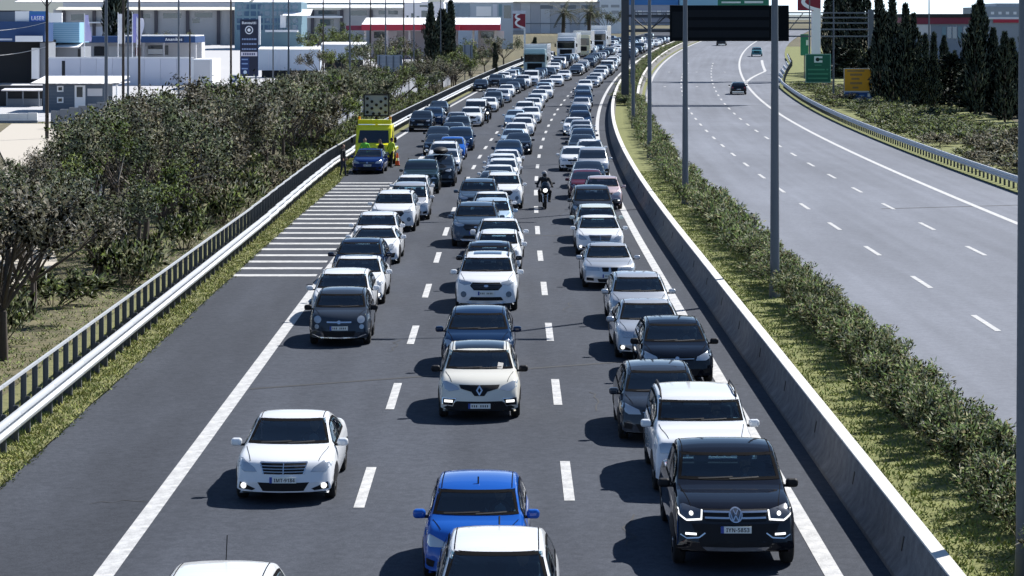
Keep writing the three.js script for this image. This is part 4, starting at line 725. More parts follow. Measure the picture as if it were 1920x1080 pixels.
function putShrub(k, name, x, y, z, s, turn, label, group) { const o = thing(name, label, 'shrub', [x, y, z], turn, group); Array.isArray(s) ? o.scale.set(...s) : o.scale.setScalar(s); part(o, 'stems', k.stems, M_stem); part(o, 'foliage', k.foliage, M_leaf, 'stuff'); return o; }
{ const r = rng(9); let hn = 0, fn = 0; for (let D = 31; D < 262; D += D < 120 ? 1.05 : 1.7) { if (r() < .06) continue; const near = D < 95, p = on(8.95 + (r() - .5) * .4, D, .03), zone = D < 80 ? 'nearest stretch of the median hedge' : D < 160 ? 'middle stretch of the median hedge' : 'far stretch of the median hedge'; putShrub(near ? shrubNear[Math.floor(r() * 5)] : shrubFar[Math.floor(r() * 4)], 'oleander_shrub', p.x, p.y, p.z, [.66 + r() * .26, .68 + r() * .3, .8 + r() * .3], r() * 6, `leafy oleander shrub, ${ordinal(++hn)} from the near end of the median hedge`, `oleander shrubs, ${zone}`); }
  for (let D = 264; D < 560; D += 4.2) { const p = on(7.75 + (r() - .5) * .5, D, .03); putShrub(shrubFar[Math.floor(r() * 4)], 'oleander_shrub', p.x, p.y, p.z, [.8, .55 + r() * .25, 1.6], r() * 6, `low dark shrub between the two far barriers, ${ordinal(++fn)} from the near end`, 'shrubs between the far barriers'); }
  // banks on the right
  for (let i = 0; i < 110; i++) { const D = 118 + (i + r()) / 110 * 200, x = 29 + Math.pow(r(), 1.1) * (D > 190 ? 9 : 7) + 0, p = on(x, D, 0), br = r() < (D < 190 ? .5 : .15), k = br ? shrubBrown : shrubGreen; putShrub(k[Math.floor(r() * 3)], 'clipped_shrub', p.x, p.y, p.z, [1.1 + r() * .7, (D > 215 ? .45 : .7) + r() * .5, 1.2 + r() * .9], r() * 6, `low ${br ? 'brown' : 'green'} bush behind the right guardrail, ${ordinal(i + 1)} from the near end`, br ? 'brown bushes on the right bank' : 'green bushes on the right bank'); }
  // scrub under the left trees
  for (let i = 0; i < 105; i++) { const D = 60 + (i + r()) / 105 * 230, x = -13 - Math.pow(r(), 1.6) * 11, p = on(x, D, -.05); putShrub((r() < .3 ? shrubBrown : shrubGreen)[Math.floor(r() * 3)], 'scrub_bush', p.x, p.y, p.z, [.8 + r() * .6, .8 + r() * .9, .8 + r() * .6], r() * 6, `low scrub bush under the left roadside trees, ${ordinal(i + 1)} from the near end`, 'scrub under the left trees'); }
}
// palms by the grey warehouse
function makePalm(seed) { const r = rng(seed), L = new Leaves(), w = [bar(V(0, -.3, 0), V(.2, 5.2, 0), .38, 9, .28)]; for (let i = 0; i < 44; i++) { const a = r() * 6.283, el = -.5 + r() * 1.7, len = 3 + r() * .8; let p = V(.2, 5.2, 0), d = V(Math.cos(a) * Math.cos(el), Math.sin(el), Math.sin(a) * Math.cos(el)); const sd = V(-Math.sin(a), 0, Math.cos(a)); for (let k = 0; k < 9; k++) { d.y -= .12; d.normalize(); const n = p.clone().addScaledVector(d, len / 9); for (const s of [-1, 1]) L.leaf(p, d.clone().addScaledVector(sd, s * .8).addScaledVector(V(0, -.25, 0), 1).normalize(), d, .75 * (1 - k * .06), .16, [.05 + r() * .03, .06 + r() * .03, .03]); L.leaf(p, d, sd, len / 9, .08, [.09, .085, .04]); p = n; } } return { wood: merge(w), crown: L.geometry }; }
[[1055, 560, 1.25, 'palm tree in front of the grey warehouse, left of two'], [1104, 575, 1.25, 'palm tree in front of the grey warehouse, right of two']].forEach(([u, D, s, l], i) => { const P = makePalm(90 + i), o = thing('palm_tree', l, 'tree', [(u - 960) * D / 4811, rise(D) - .2, -D], i); o.scale.setScalar(s); part(o, 'trunk', P.wood, M_bark); part(o, 'crown', P.crown, M_leaf, 'stuff'); });
// background greenery beside the buildings
{ const r = rng(21); let fb = 0; [[215, 395, 1.9, 2, 'dark tall cypress in front of the concrete factory', 1], [808, 330, 1.0, 0, 'dark cypress at the left end of the red canopy', 1], [830, 335, .95, 3, 'bushy dark tree between the two red canopies', 1], [845, 338, 1.1, 1, 'leaning dark tree beside the second red canopy', 1], [1003, 400, .55, 2, 'small dark rounded tree behind the white lorry', 1], [928, 350, .5, 1, 'small dark cypress above the far guardrail', 1]].forEach(([u, D, s, k, l]) => { const o = thing('cypress_tree', l, 'tree', [(u - 960) * D / 4811, rise(D) - .1, -D], u); o.scale.set(s * (k === 3 || k === 2 ? 1.5 : 1), s * .9, s * (k === 3 ? 1.5 : 1)); part(o, 'trunk', cyps[k].wood, M_bark); part(o, 'crown', cyps[k].crown, M_needle, 'stuff'); });
  for (const [u, D, s] of [[275, 420, 1], [300, 425, 1.1], [330, 420, .9], [590, 400, 1.1], [620, 410, 1.2], [650, 405, 1.1], [690, 380, .9], [730, 370, 1], [600, 330, 1], [640, 320, 1], [690, 318, 1], [740, 325, 1], [790, 335, 1.1], [850, 350, 1.1], [880, 360, 1.0], [910, 372, 1], [945, 385, .9], [1140, 590, 1.3]].sort((a, b) => a[0] - b[0])) putTree(Math.floor(r() * 10), (u - 960) * D / 4811 - bend(D), D, s, `small tree near the far buildings, ${ordinal(++fb)} from the left`, 'trees near the far buildings'); }
// ---------------------------------------------------------------- grass blades
{ const r = rng(41); const blade = geo([-.012, 0, 0, .012, 0, 0, .02, .13, .01, .03, 0, .02, .05, 0, .01, .085, .10, .03, -.04, 0, .01, -.02, 0, .02, -.06, .11, .03], [0, 1, 2, 3, 4, 5, 6, 7, 8]);
  const mk = (name, label, n, place, gr = 1) => { const m = new THREE.InstancedMesh(blade, std([1, 1, 1], .9, 0, { side: THREE.DoubleSide }), n), q = new THREE.Object3D(), c = new THREE.Color(); for (let i = 0; i < n; i++) { const p = place(); q.position.copy(p); q.rotation.set((r() - .5) * .6, r() * 6.28, (r() - .5) * .6); q.scale.set(1.4 + r(), .3 + r() * .45, 1.4 + r()); q.updateMatrix(); m.setMatrixAt(i, q.matrix); const k = .6 + r() * .7, y = r(); c.setRGB((.18 + .16 * y) * k * gr, (.24 + .08 * y) * k, (.055 + .04 * y) * k); m.setColorAt(i, c); } m.name = name; m.castShadow = m.receiveShadow = true; scene.add(m); tag(m, label, 'grass', null, 'stuff'); };
  mk('verge_grass', 'yellowish grass strip between the shoulder and the left guardrail', 16000, () => { const D = 40 + Math.pow(r(), 1.5) * 130; return on(lerp(leftEdge(D) + .05, -11.6, r()), D, .02); });
  mk('median_grass', 'short grass between the concrete barrier and the median hedge', 14000, () => { const D = 32 + Math.pow(r(), 1.5) * 120; return on(6.9 + r() * 2.8, D, .05); }, .9);
  mk('bank_grass', 'rough grass under the left trees', 15000, () => { const D = 52 + Math.pow(r(), 1.2) * 120; return on(-11.6 - r() * 9, D, -.06); }, .85); }
// ---------------------------------------------------------------- message board gantry
{ const D = 270, p = on(0, D), g = thing('sign_gantry', 'steel gantry with a big dark message board over the pale carriageway', 'gantry', [0, p.y, -D]);
  const X = u => (u - 960) * D / 4811, Y = y => 9 - (y - 39) * D / 4811 - p.y;
  part(g, 'gantry_post', box(X(1165), X(1179), -.2, Y(-12), -.4, .4), M.steelDark);
  for (const z of [-.5, .5]) { for (const y of [29.5, 58]) part(g, 'chord', box(X(1179), X(1476), Y(y) - .13, Y(y) + .13, z - .1, z + .1), M.steelDark); let up = false; for (let x = X(1182); x < X(1440); x += 1.9, up = !up) part(g, 'brace', bar(V(x, Y(up ? 58 : 29.5), z), V(x + 1.9, Y(up ? 29.5 : 58), z), .055, 5), M.steelDark); }
  const b = part(g, 'message_board', rbox(X(1477) - X(1255), Y(10) - Y(77), .6, .06, (X(1477) + X(1255)) / 2, (Y(10) + Y(77)) / 2, .95), new THREE.MeshPhysicalMaterial({ color: lin(.006, .008, .010), roughness: .9, specularIntensity: .15 }));
  const cover = new THREE.MeshPhysicalMaterial({ color: lin(.010, .013, .017), roughness: .7, specularIntensity: .25 }); for (let i = 0; i < 3; i++) part(b, 'display_row', box(X(1288), X(1440), Y(70 - i * 19) , Y(57 - i * 19), 1.255, 1.262), cover); part(b, 'pictogram_panel', box(X(1259), X(1282), Y(70), Y(22), 1.255, 1.262), cover); }
{ const D = 340, y0 = rise(D), g = thing('sign_gantry', 'second gantry with horizontal truss bars behind, right of the message board', 'gantry', [0, y0, -D]), X = u => (u - 960) * D / 4811, Y = y => 9 - (y - 39) * D / 4811 - y0;
  part(g, 'gantry_post', box(X(1628), X(1638), -.2, Y(18), -.35, .35), M.pole); part(g, 'gantry_post', box(X(1184), X(1191), -.2, Y(18), -.35, .35), M.pole);
  for (const [y, z] of [[24, .5], [33, .5], [43, .5], [55, .5], [68, .5], [24, -.5], [55, -.5]]) part(g, 'chord', box(X(1191), X(1628), Y(y) - .1, Y(y) + .1, z - .08, z + .08), M.pole); for (let u = 1195, k = 0; u < 1500; u += 26, k++) part(g, 'brace', bar(V(X(u), Y(k % 2 ? 55 : 24), -.5), V(X(u + 26), Y(k % 2 ? 24 : 55), -.5), .06, 5), M.pole);
  const gs = part(g, 'direction_sign', box(X(1345), X(1441), Y(45), Y(-18), .6, .72), std([.008, .16, .09], .5)); part(gs, 'sign_legend', box(X(1395), X(1430), Y(6), Y(2), .722, .73), std([.7, .75, .72], .6)); part(gs, 'sign_legend', box(X(1352), X(1388), Y(6), Y(3), .722, .73), std([.7, .75, .72], .6)); }
// ---------------------------------------------------------------- road signs
function roadSign(name, label, u0, u1, ya, yb, D, mat, posts = 2, group) { const X = u => (u - 960) * D / 4811, y0 = rise(D), Y = y => 9 - (y - 39) * D / 4811 - y0, o = thing(name, label, 'sign', [X((u0 + u1) / 2), y0, -D]), w = X(u1) - X(u0), h = Y(ya) - Y(yb); for (let i = 0; i < posts; i++) part(o, 'post', cyl(.07, .07, Y(ya) + .3, (posts > 1 ? (i - (posts - 1) / 2) * w * .62 / (posts - 1) * 1 : 0), -.3, -.12), M.zincDull); const pn = new THREE.BoxGeometry(w, h, .06); pn.translate(0, (Y(ya) + Y(yb)) / 2, 0); part(o, 'sign_panel', pn, mat); return o; }
const lines = (g, rows, c) => { g.fillStyle = c; for (const [x, y, w, h] of rows) g.fillRect(x, y, w, h); };
roadSign('road_sign', 'green motorway sign on posts beside the right slip road', 1510, 1558, 101, 155, 312, print(192, 224, (g, w, h) => { g.fillStyle = '#7fae9c'; g.fillRect(0, 0, w, h); g.fillStyle = '#056048'; g.fillRect(6, 6, w - 12, h - 12); g.fillStyle = '#d8e8e0'; g.fillRect(66, 18, 62, 50); g.fillStyle = '#05160f'; g.beginPath(); g.arc(92, 44, 15, 0, 7); g.fill(); g.fillStyle = '#056048'; g.fillRect(104, 34, 26, 16); lines(g, [[70, 84, 52, 7], [18, 116, 128, 12], [158, 116, 14, 12], [18, 150, 154, 12], [18, 184, 150, 12]], '#3f8e6c'); }));
roadSign('road_sign', 'small green sign behind the larger green motorway sign', 1501, 1516, 64, 104, 345, print(64, 160, (g, w, h) => { g.fillStyle = '#0a7a58'; g.fillRect(0, 0, w, h); g.fillStyle = '#d5e6df'; g.fillRect(44, 44, 18, 40); }), 1);
roadSign('road_sign', 'yellow information sign with blue lower panel on the right bank', 1582, 1637, 128, 190, 270, print(220, 248, (g, w, h) => { g.fillStyle = '#c9cfd2'; g.fillRect(0, 0, w, h); g.fillStyle = '#e0a01c'; g.fillRect(5, 5, w - 10, 165); g.fillStyle = '#1c4f94'; g.fillRect(8, 180, w - 16, 42); lines(g, [[26, 14, 130, 12], [48, 40, 90, 16], [58, 72, 60, 14], [48, 104, 90, 16], [66, 138, 44, 14]], '#9a7b4a'); g.strokeStyle = '#3a3326'; g.lineWidth = 8; g.beginPath(); g.moveTo(206, 60); g.lineTo(184, 84); g.lineTo(206, 84); g.stroke(); g.fillStyle = '#e8eef5'; g.fillRect(178, 188, 20, 26); lines(g, [[24, 200, 130, 9]], '#7fa3cf'); }));
{ const D = 287, X = u => (u - 960) * D / 4811, y0 = rise(D), Y = y => 9 - (y - 39) * D / 4811 - y0, o = thing('road_sign', 'grey ribbed back of a large road sign behind the left guardrail', 'sign', [X(731), y0, -D]); const w = X(755) - X(708); part(o, 'sign_panel', box(-w / 2, w / 2, Y(160), Y(103), -.05, 0), std([.30, .34, .40], .6, .3)); for (const k of [-.42, -.14, .14, .42]) part(o, 'post', box(k * w - .07, k * w + .07, -.3, Y(103) - .1, .005, .15), M.pole); for (let i = 0; i < 9; i++) part(o, 'rib', box(-w / 2 + .05, w / 2 - .05, Y(158 - i * 6.5) - .03, Y(158 - i * 6.5) + .03, .004, .05), std([.36, .40, .46], .6, .3)); }
{ const D = 345, X = u => (u - 960) * D / 4811, y0 = rise(D), Y = y => 9 - (y - 39) * D / 4811 - y0, o = thing('road_sign', 'small grey back of a road sign further along the guardrail', 'sign', [X(877), y0, -D]); const w = X(886) - X(868); part(o, 'sign_panel', box(-w / 2, w / 2, Y(117), Y(84), -.05, 0), std([.32, .36, .42], .6, .3)); for (const k of [-.3, .3]) part(o, 'post', box(k * w - .06, k * w + .06, -.3, Y(84), .005, .12), M.pole); }
// ---------------------------------------------------------------- people: one skin over jointed capsules
function figure(bones, size = 1.02, res = 60, cy = .95) {   // bones: [a, b, ra, rb, colour]
  const mc = new MarchingCubes(res, new THREE.MeshBasicMaterial(), false, false, 60000), hs = (res - 0) / 2; mc.isolation = 0; mc.reset();
  const sd = (p, want) => { let d = 9, best = 9, col = null; for (const [a, b, ra, rb, c] of bones) { const ab = b.clone().sub(a), t = clamp(p.clone().sub(a).dot(ab) / (ab.lengthSq() || 1)), q = p.distanceTo(a.clone().addScaledVector(ab, t)) - lerp(ra, rb, t); if (q < best) { best = q; col = c; } const k = .035, h = clamp(.5 + .5 * (d - q) / k); d = lerp(d, q, h) - k * h * (1 - h); } return want ? col : d; };
  for (let z = 0; z < res; z++) for (let y = 0; y < res; y++) for (let x = 0; x < res; x++) mc.field[x + y * res + z * res * res] = -sd(V((x - hs) / hs * size, (y - hs) / hs * size + cy, (z - hs) / hs * size));
  mc.update(); const n = mc.count, P = [], C = [], N = Array.from(mc.normalArray.slice(0, n * 3));
  for (let i = 0; i < n; i++) { const p = V(mc.positionArray[i * 3] * size, mc.positionArray[i * 3 + 1] * size + cy, mc.positionArray[i * 3 + 2] * size); P.push(p.x, p.y, p.z); C.push(...sd(p, true)); }
  const g = new THREE.BufferGeometry(); g.setAttribute('position', new THREE.Float32BufferAttribute(P, 3)); g.setAttribute('color', new THREE.Float32BufferAttribute(C, 3)); const m = mergeVertices(g, 1e-4); m.computeVertexNormals(); return m;
}
const SKIN = [.36, .21, .15], M_body = new THREE.MeshStandardMaterial({ vertexColors: true, roughness: .85 });
function personBones(top, legs, hair, { lean = 0, armL = [.30, 1.02, .1], armR = [-.30, 1.02, .1], step = .12, shoes = [.02, .02, .02] } = {}) {
  const L = (y, z) => z + lean * Math.max(0, y - .95), hip = V(0, .98, 0), sh = y => V(0, y - Math.abs(lean) * .12 * (y > 1 ? 1 : 0), L(y, 0)), B = [];
  B.push([hip, sh(1.2), .155, .14, top], [sh(1.2), sh(1.42), .15, .16, top], [V(-.17, sh(1.46).y, L(1.46, 0)), V(.17, sh(1.46).y, L(1.46, 0)), .075, .075, top], [sh(1.48), sh(1.58), .058, .055, SKIN], [sh(1.63), V(0, sh(1.72).y, L(1.72, .02)), .085, .095, SKIN], [V(0, sh(1.74).y, L(1.74, -.02)), V(0, sh(1.77).y, L(1.77, -.015)), .098, .085, hair], [V(0, sh(1.665).y, L(1.66, .095)), V(0, sh(1.65).y, L(1.65, .11)), .018, .015, SKIN]);
  for (const [s, hand] of [[1, armL], [-1, armR]]) { const a = V(s * .2, sh(1.44).y, L(1.44, 0)), h = V(...hand), e = a.clone().lerp(h, .5).add(V(s * .06, -.03, -.05)); B.push([a, e, .058, .048, top], [e, h, .045, .036, top], [h, h.clone().add(V(0, -.09, .03)), .036, .03, SKIN], [h.clone().add(V(-s * .02, -.02, .03)), h.clone().add(V(-s * .03, -.07, .06)), .014, .012, SKIN]); for (let f = 0; f < 4; f++) B.push([h.clone().add(V((f - 1.5) * .018, -.08, .03)), h.clone().add(V((f - 1.5) * .02, -.15 + Math.abs(f - 1.3) * .012, .05)), .012, .009, SKIN]); }
  for (const s of [1, -1]) { const k = V(s * .11, .52, s * step * .5 + .03), f = V(s * .12, .08, s * step); B.push([V(s * .09, .95, 0), k, .095, .068, legs], [k, f, .066, .045, legs], [f.clone().add(V(0, -.03, -.03)), f.clone().add(V(s * .02, -.035, .15)), .045, .038, shoes]); }
  return B;
}
const BLACK = [.014, .014, .017], NAVY = [.02, .025, .045], HIVIS = [.50, .62, .04];
function person(label, u, D, turn, bones) { const o = part(scene, 'person', figure(bones), M_body); o.position.set((u - 960) * D / 4811, .01, -D); o.rotation.y = turn; tag(o, label, 'person'); return o; }
person('person in dark clothes standing beside the left front of the blue car', 643, 148.6, 1.3, personBones(BLACK, NAVY, [.02, .015, .012], {}));
person('person in black top leaning beside the right rear of the blue car', 719, 156, -.9, personBones(BLACK, BLACK, [.03, .02, .015], { lean: .35, armL: [.2, .95, .45], armR: [-.2, .95, .45] }));
person('worker in yellow vest and dark trousers right of the blue car', 733, 157.2, 2.4, personBones(HIVIS, BLACK, [.02, .02, .02], { lean: .1 }));
person('worker in green vest standing between the blue car and the yellow truck', 684, 156.4, 0, personBones([.16, .58, .06], NAVY, [.02, .02, .02], {}));
// ---------------------------------------------------------------- traffic cone
{ const D = 159, o = thing('traffic_cone', 'small orange and white traffic cone beside the wide line', 'cone', [(745 - 960) * D / 4811, .01, -D]); part(o, 'base', rbox(.36, .05, .36, .02, 0, .025, 0), CM.trim); const c = part(o, 'cone_body', cyl(.15, .04, .75, 0, .05, 0, 14), std([.55, .07, .02], .6)); part(c, 'reflective_band', cyl(.113, .085, .18, 0, .32, 0, 14), std([.75, .75, .75], .5)); }
// ---------------------------------------------------------------- motorcycles with riders
function motorcycle(label, x, D, label2, turn, jacket) {
  const o = thing('motorcycle', label, 'motorcycle', [x, rise(D), -D], turnAt(D) + turn), W = (z) => { const g = new THREE.TorusGeometry(.27, .055, 8, 20); g.rotateY(Math.PI / 2); g.translate(0, .325, z); return g; };
  for (const z of [.72, -.68]) { const w = part(o, 'wheel', W(z), CM.tyre); part(w, 'rim', (() => { const g = new THREE.CylinderGeometry(.22, .22, .04, 14); g.rotateZ(Math.PI / 2); g.translate(0, .325, z); return g; })(), CM.rim); }
  part(o, 'front_fork', merge([bar(V(.1, .33, .72), V(.1, .95, .48), .028), bar(V(-.1, .33, .72), V(-.1, .95, .48), .028)]), CM.chrome); part(o, 'front_mudguard', rbox(.14, .05, .5, .02, 0, .64, .74), CM.trim);
  part(o, 'fairing', (() => { const g = new THREE.SphereGeometry(1, 16, 12); g.scale(.24, .26, .24); g.translate(0, .93, .52); return g; })(), PAINT.black); part(o, 'headlight', (() => { const g = new THREE.SphereGeometry(1, 14, 10); g.scale(.11, .10, .06); g.translate(0, .9, .735); return g; })(), CM.lit);
  part(o, 'windscreen', (() => { const g = new THREE.SphereGeometry(.24, 12, 8, 0, Math.PI, 0, Math.PI / 2.2); g.scale(.85, 1.2, .6); g.translate(0, 1.02, .5); return g; })(), glassDark);
  part(o, 'engine', rbox(.42, .38, .5, .08, 0, .48, .1), CM.trim); part(o, 'fuel_tank', (() => { const g = new THREE.SphereGeometry(1, 14, 10); g.scale(.17, .15, .3); g.translate(0, .88, .16); return g; })(), PAINT.charcoal); part(o, 'seat', rbox(.28, .1, .75, .05, 0, .84, -.38), CM.trim); part(o, 'handlebar', merge([bar(V(-.4, 1.03, .3), V(0, 1.05, .42), .018), bar(V(.4, 1.03, .3), V(0, 1.05, .42), .018)]), CM.trim);
  for (const s of [1, -1]) part(o, 'mirror', merge([bar(V(s * .3, 1.04, .36), V(s * .4, 1.2, .36), .01), rbox(.13, .08, .03, .02, s * .42, 1.22, .36)]), CM.trim); part(o, 'exhaust', bar(V(.18, .36, 0), V(.22, .45, -.75), .05, 8, .06), CM.chrome);
  const H = [.30, .30, .31], j = jacket, B = [[V(0, .93, -.3), V(0, 1.2, -.22), .17, .16, j], [V(0, 1.2, -.22), V(0, 1.38, -.12), .16, .15, j], [V(-.18, 1.41, -.12), V(.18, 1.41, -.12), .08, .08, j], [V(0, 1.46, -.1), V(0, 1.52, -.08), .06, .06, BLACK], [V(0, 1.60, -.08), V(0, 1.66, -.06), .135, .135, H], [V(0, 1.60, .02), V(0, 1.62, .03), .08, .075, BLACK]];
  for (const s of [1, -1]) B.push([V(s * .22, 1.38, -.12), V(s * .34, 1.15, .05), .07, .055, j], [V(s * .34, 1.15, .05), V(s * .36, 1.05, .28), .052, .045, j], [V(s * .36, 1.05, .28), V(s * .38, 1.04, .34), .045, .04, BLACK], [V(s * .1, .93, -.28), V(s * .26, .82, .22), .11, .08, BLACK], [V(s * .26, .82, .22), V(s * .24, .38, -.02), .075, .055, BLACK], [V(s * .24, .35, -.04), V(s * .25, .33, .18), .05, .045, BLACK]);
  const r = part(scene, 'person', figure(B, 1.0, 56, .95), M_body); r.position.set(x, rise(D), -D); r.rotation.y = turnAt(D) + turn; tag(r, label2, 'person');
}
motorcycle('black motorcycle with lit headlight between the middle and right lanes', 1.56, 123.2, 'rider in black jacket and pale helmet between middle and right lanes', .05, BLACK);
motorcycle('far motorcycle with lit headlight beside the white van', -2.1, 224, 'rider in dark jacket on the far motorcycle beside the white van', 0, [.02, .022, .03]);
// ---------------------------------------------------------------- yellow recovery truck with arrow board
{ const D = 157.6, o = thing('recovery_truck', 'bright yellow recovery truck with a lamp arrow board stopped on the shoulder', 'truck', [(701 - 960) * 158.5 / 4811, .01, -D], -.03);
  o.scale.setScalar(.94);
  const sh = new THREE.Shape([[0, .42], [.04, 1.0], [-.1, 1.38], [-.32, 1.5], [-.92, 2.42], [-1.15, 2.62], [-2.5, 2.66], [-2.5, .5], [-1.7, .42]].map(([a, b]) => new THREE.Vector2(a, b))), g = new THREE.ExtrudeGeometry(sh, { depth: 2.16, bevelEnabled: true, bevelSize: .1, bevelThickness: .1, bevelSegments: 3 }); g.translate(0, 0, -1.08); g.rotateY(-Math.PI / 2); const look0 = g;
  part(o, 'cab', g, PAINT.yellow);
  const quad = (a, b, c, d) => geo([...a, ...b, ...c, ...d], [0, 1, 2, 0, 2, 3]);
  part(o, 'windscreen', quad([-1.02, 1.56, -.25 + .02], [1.02, 1.56, -.25 + .02], [.94, 2.38, -.79 + .02], [-.94, 2.38, -.79 + .02]), glassDark);
  for (const s of [1, -1]) { part(o, 'side_window', s > 0 ? quad([1.19, 1.5, -.5], [1.19, 1.5, -1.5], [1.19, 2.3, -1.5], [1.19, 2.3, -1.0]) : quad([-1.19, 1.5, -1.5], [-1.19, 1.5, -.5], [-1.19, 2.3, -1.0], [-1.19, 2.3, -1.5]), glassDark); part(o, 'headlight', rbox(.34, .24, .1, .05, s * .88, .9, .1), CM.lens); part(o, 'side_mirror', rbox(.18, .36, .12, .05, s * 1.42, 1.75, -.45), CM.trim); for (const z of [-.75, -3.9]) { const w = part(o, 'wheel', (() => { const q = wheelParts.t.clone(); q.scale(1.4, 1.25, 1.25); q.translate(s * 1.05, .42, z); return q; })(), CM.tyre); } }
  part(o, 'grille', rbox(1.1, .3, .05, .02, 0, .92, .13), CM.trim); part(o, 'bumper', rbox(2.25, .3, .2, .08, 0, .5, .12), CM.trim);
  part(o, 'roof_beacon_bar', rbox(2.2, .3, .5, .06, 0, 2.92, -1.25), PAINT.yellow); part(o, 'beacon', cyl(.1, .08, .2, -1.02, 3.07, -1.25, 12), std([.75, .30, .01], .3)); part(o, 'beacon', cyl(.1, .08, .2, 1.02, 3.07, -1.25, 12), std([.75, .30, .01], .3));
  part(o, 'flatbed', merge([rbox(2.3, .25, 4.2, .04, 0, .95, -4.7), box(-1.1, 1.1, 1.08, 2.2, -2.75, -2.65)]), PAINT.yellow);
  const bd = part(o, 'arrow_board', merge([box(-.78, .78, 3.3, 4.62, -2.72, -2.66)]), std([.22, .25, .27], .6)); part(o, 'board_frame', merge([box(-.86, .86, 3.22, 3.3, -2.75, -2.6), box(-.86, .86, 4.62, 4.7, -2.75, -2.6), box(-.86, -.78, 3.3, 4.62, -2.75, -2.6), box(.78, .86, 3.3, 4.62, -2.75, -2.6), box(-.08, .08, 1.1, 3.22, -2.8, -2.66)]), CM.trim);
  for (const [x, y] of [[-.6, 4.4], [-.6, 3.95], [-.6, 3.5], [.6, 4.4], [.6, 3.95], [.6, 3.5], [-.3, 4.2], [.3, 4.2], [0, 3.98], [-.3, 3.75], [.3, 3.75], [-.2, 3.4], [.2, 3.4]]) part(bd, 'board_lamp', (() => { const q = new THREE.CylinderGeometry(.1, .1, .06, 12); q.rotateX(Math.PI / 2); q.translate(x, y, -2.63); return q; })(), CM.trim); }
// ---------------------------------------------------------------- lorries in the jam
function lorry(label, x, D, cabColour, L, H, roofShade) {
  const o = thing('lorry', label, 'lorry', [x, rise(D), -D], turnAt(D)), W = 1.36;
  part(o, 'cab', merge([rbox(2 * W, 2.3, 2.1, .16, 0, 1.75, -1.05, 3), rbox(2 * W * .96, .75, 1.7, .2, 0, 3.1, -1.25, 3)]), cabColour); part(o, 'windscreen', box(-W + .12, W - .12, 1.85, 2.75, .0, .03), glassDark); part(o, 'sun_visor', rbox(2 * W - .1, .14, .3, .04, 0, 2.86, .12), roofShade ?? CM.lensDark);
  part(o, 'grille', box(-.9, .9, 1.0, 1.7, .0, .04), CM.trim); part(o, 'bumper', rbox(2 * W, .42, .2, .08, 0, .6, .02), cabColour); for (const s of [1, -1]) { part(o, 'headlight', rbox(.38, .2, .08, .04, s * (W - .3), .85, .06), CM.lens); part(o, 'side_mirror', rbox(.2, .5, .14, .05, s * (W + .22), 2.3, -.1), CM.trim); for (const z of [-.9, -L + .8]) part(o, 'wheel', (() => { const q = wheelParts.t.clone(); q.scale(1.5, 1.45, 1.45); q.translate(s * (W - .17), .487, z); return q; })(), CM.tyre); }
  part(o, 'cargo_box', rbox(2 * W + .06, H - 1.05, L - 2.4, .05, 0, 1.05 + (H - 1.05) / 2, -2.4 - (L - 2.4) / 2), PAINT.white); part(o, 'chassis', box(-.5, .5, .55, 1.04, -L + .2, -2), CM.trim); o.scale.setScalar(1.13); return o; }
lorry('pale teal and white box lorry, nearest of the lorries in the jam', 3.1, 352, paint(.42, .55, .56), 10, 4.0, paint(.25, .38, .40));
lorry('white lorry with dark windscreen in the middle of the far lorries', 8.95, 426, PAINT.white, 12, 4.1, CM.trim);
lorry('cream lorry half hidden behind the white lorry', 12.0, 446, paint(.70, .66, .45), 10, 4.1);
lorry('white high lorry, rightmost of the far lorries', 16.3, 486, PAINT.white, 11, 4.3);

// ---------------------------------------------------------------- drivers behind the nearest windscreens
{ const bust = (shirt, hair) => figure([[V(0, .62, -.05), V(0, .95, -.12), .16, .15, shirt], [V(-.17, 1.0, -.13), V(.17, 1.0, -.13), .07, .07, shirt], [V(0, 1.05, -.12), V(0, 1.12, -.1), .055, .055, SKIN], [V(0, 1.19, -.09), V(0, 1.26, -.08), .085, .09, SKIN], [V(0, 1.28, -.11), V(0, 1.32, -.1), .095, .085, hair], [V(0, 1.215, .0), V(0, 1.2, .01), .018, .015, SKIN], [V(.2, .98, -.1), V(.27, .78, .1), .055, .045, shirt], [V(.27, .78, .1), V(.14, .84, .34), .042, .035, SKIN], [V(-.2, .98, -.1), V(-.27, .78, .1), .055, .045, shirt], [V(-.27, .78, .1), V(-.14, .84, .34), .042, .035, SKIN]], .75, 44, .9);
  const kinds = [bust([.30, .31, .33], [.02, .015, .012]), bust([.03, .05, .10], [.05, .035, .025]), bust([.5, .5, .5], [.03, .03, .03])];
  DRIVEN.forEach(([lane, type, colour, x, D, key], i) => { const p = TYPES[type], by = curve(p.belt, 2)(0) - .03, o = part(scene, 'person', kinds[i % 3], M_body); o.position.set(x + .38, by - 1.0, -(D - p.zw + .62)); tag(o, `driver seated in the ${colourWord[colour]} ${typeWord[type]}, ${ordinal(CARS.filter(c => c[0] === lane && c[4] <= D).length)} in the ${laneWord[lane]}`, 'person'); }); }
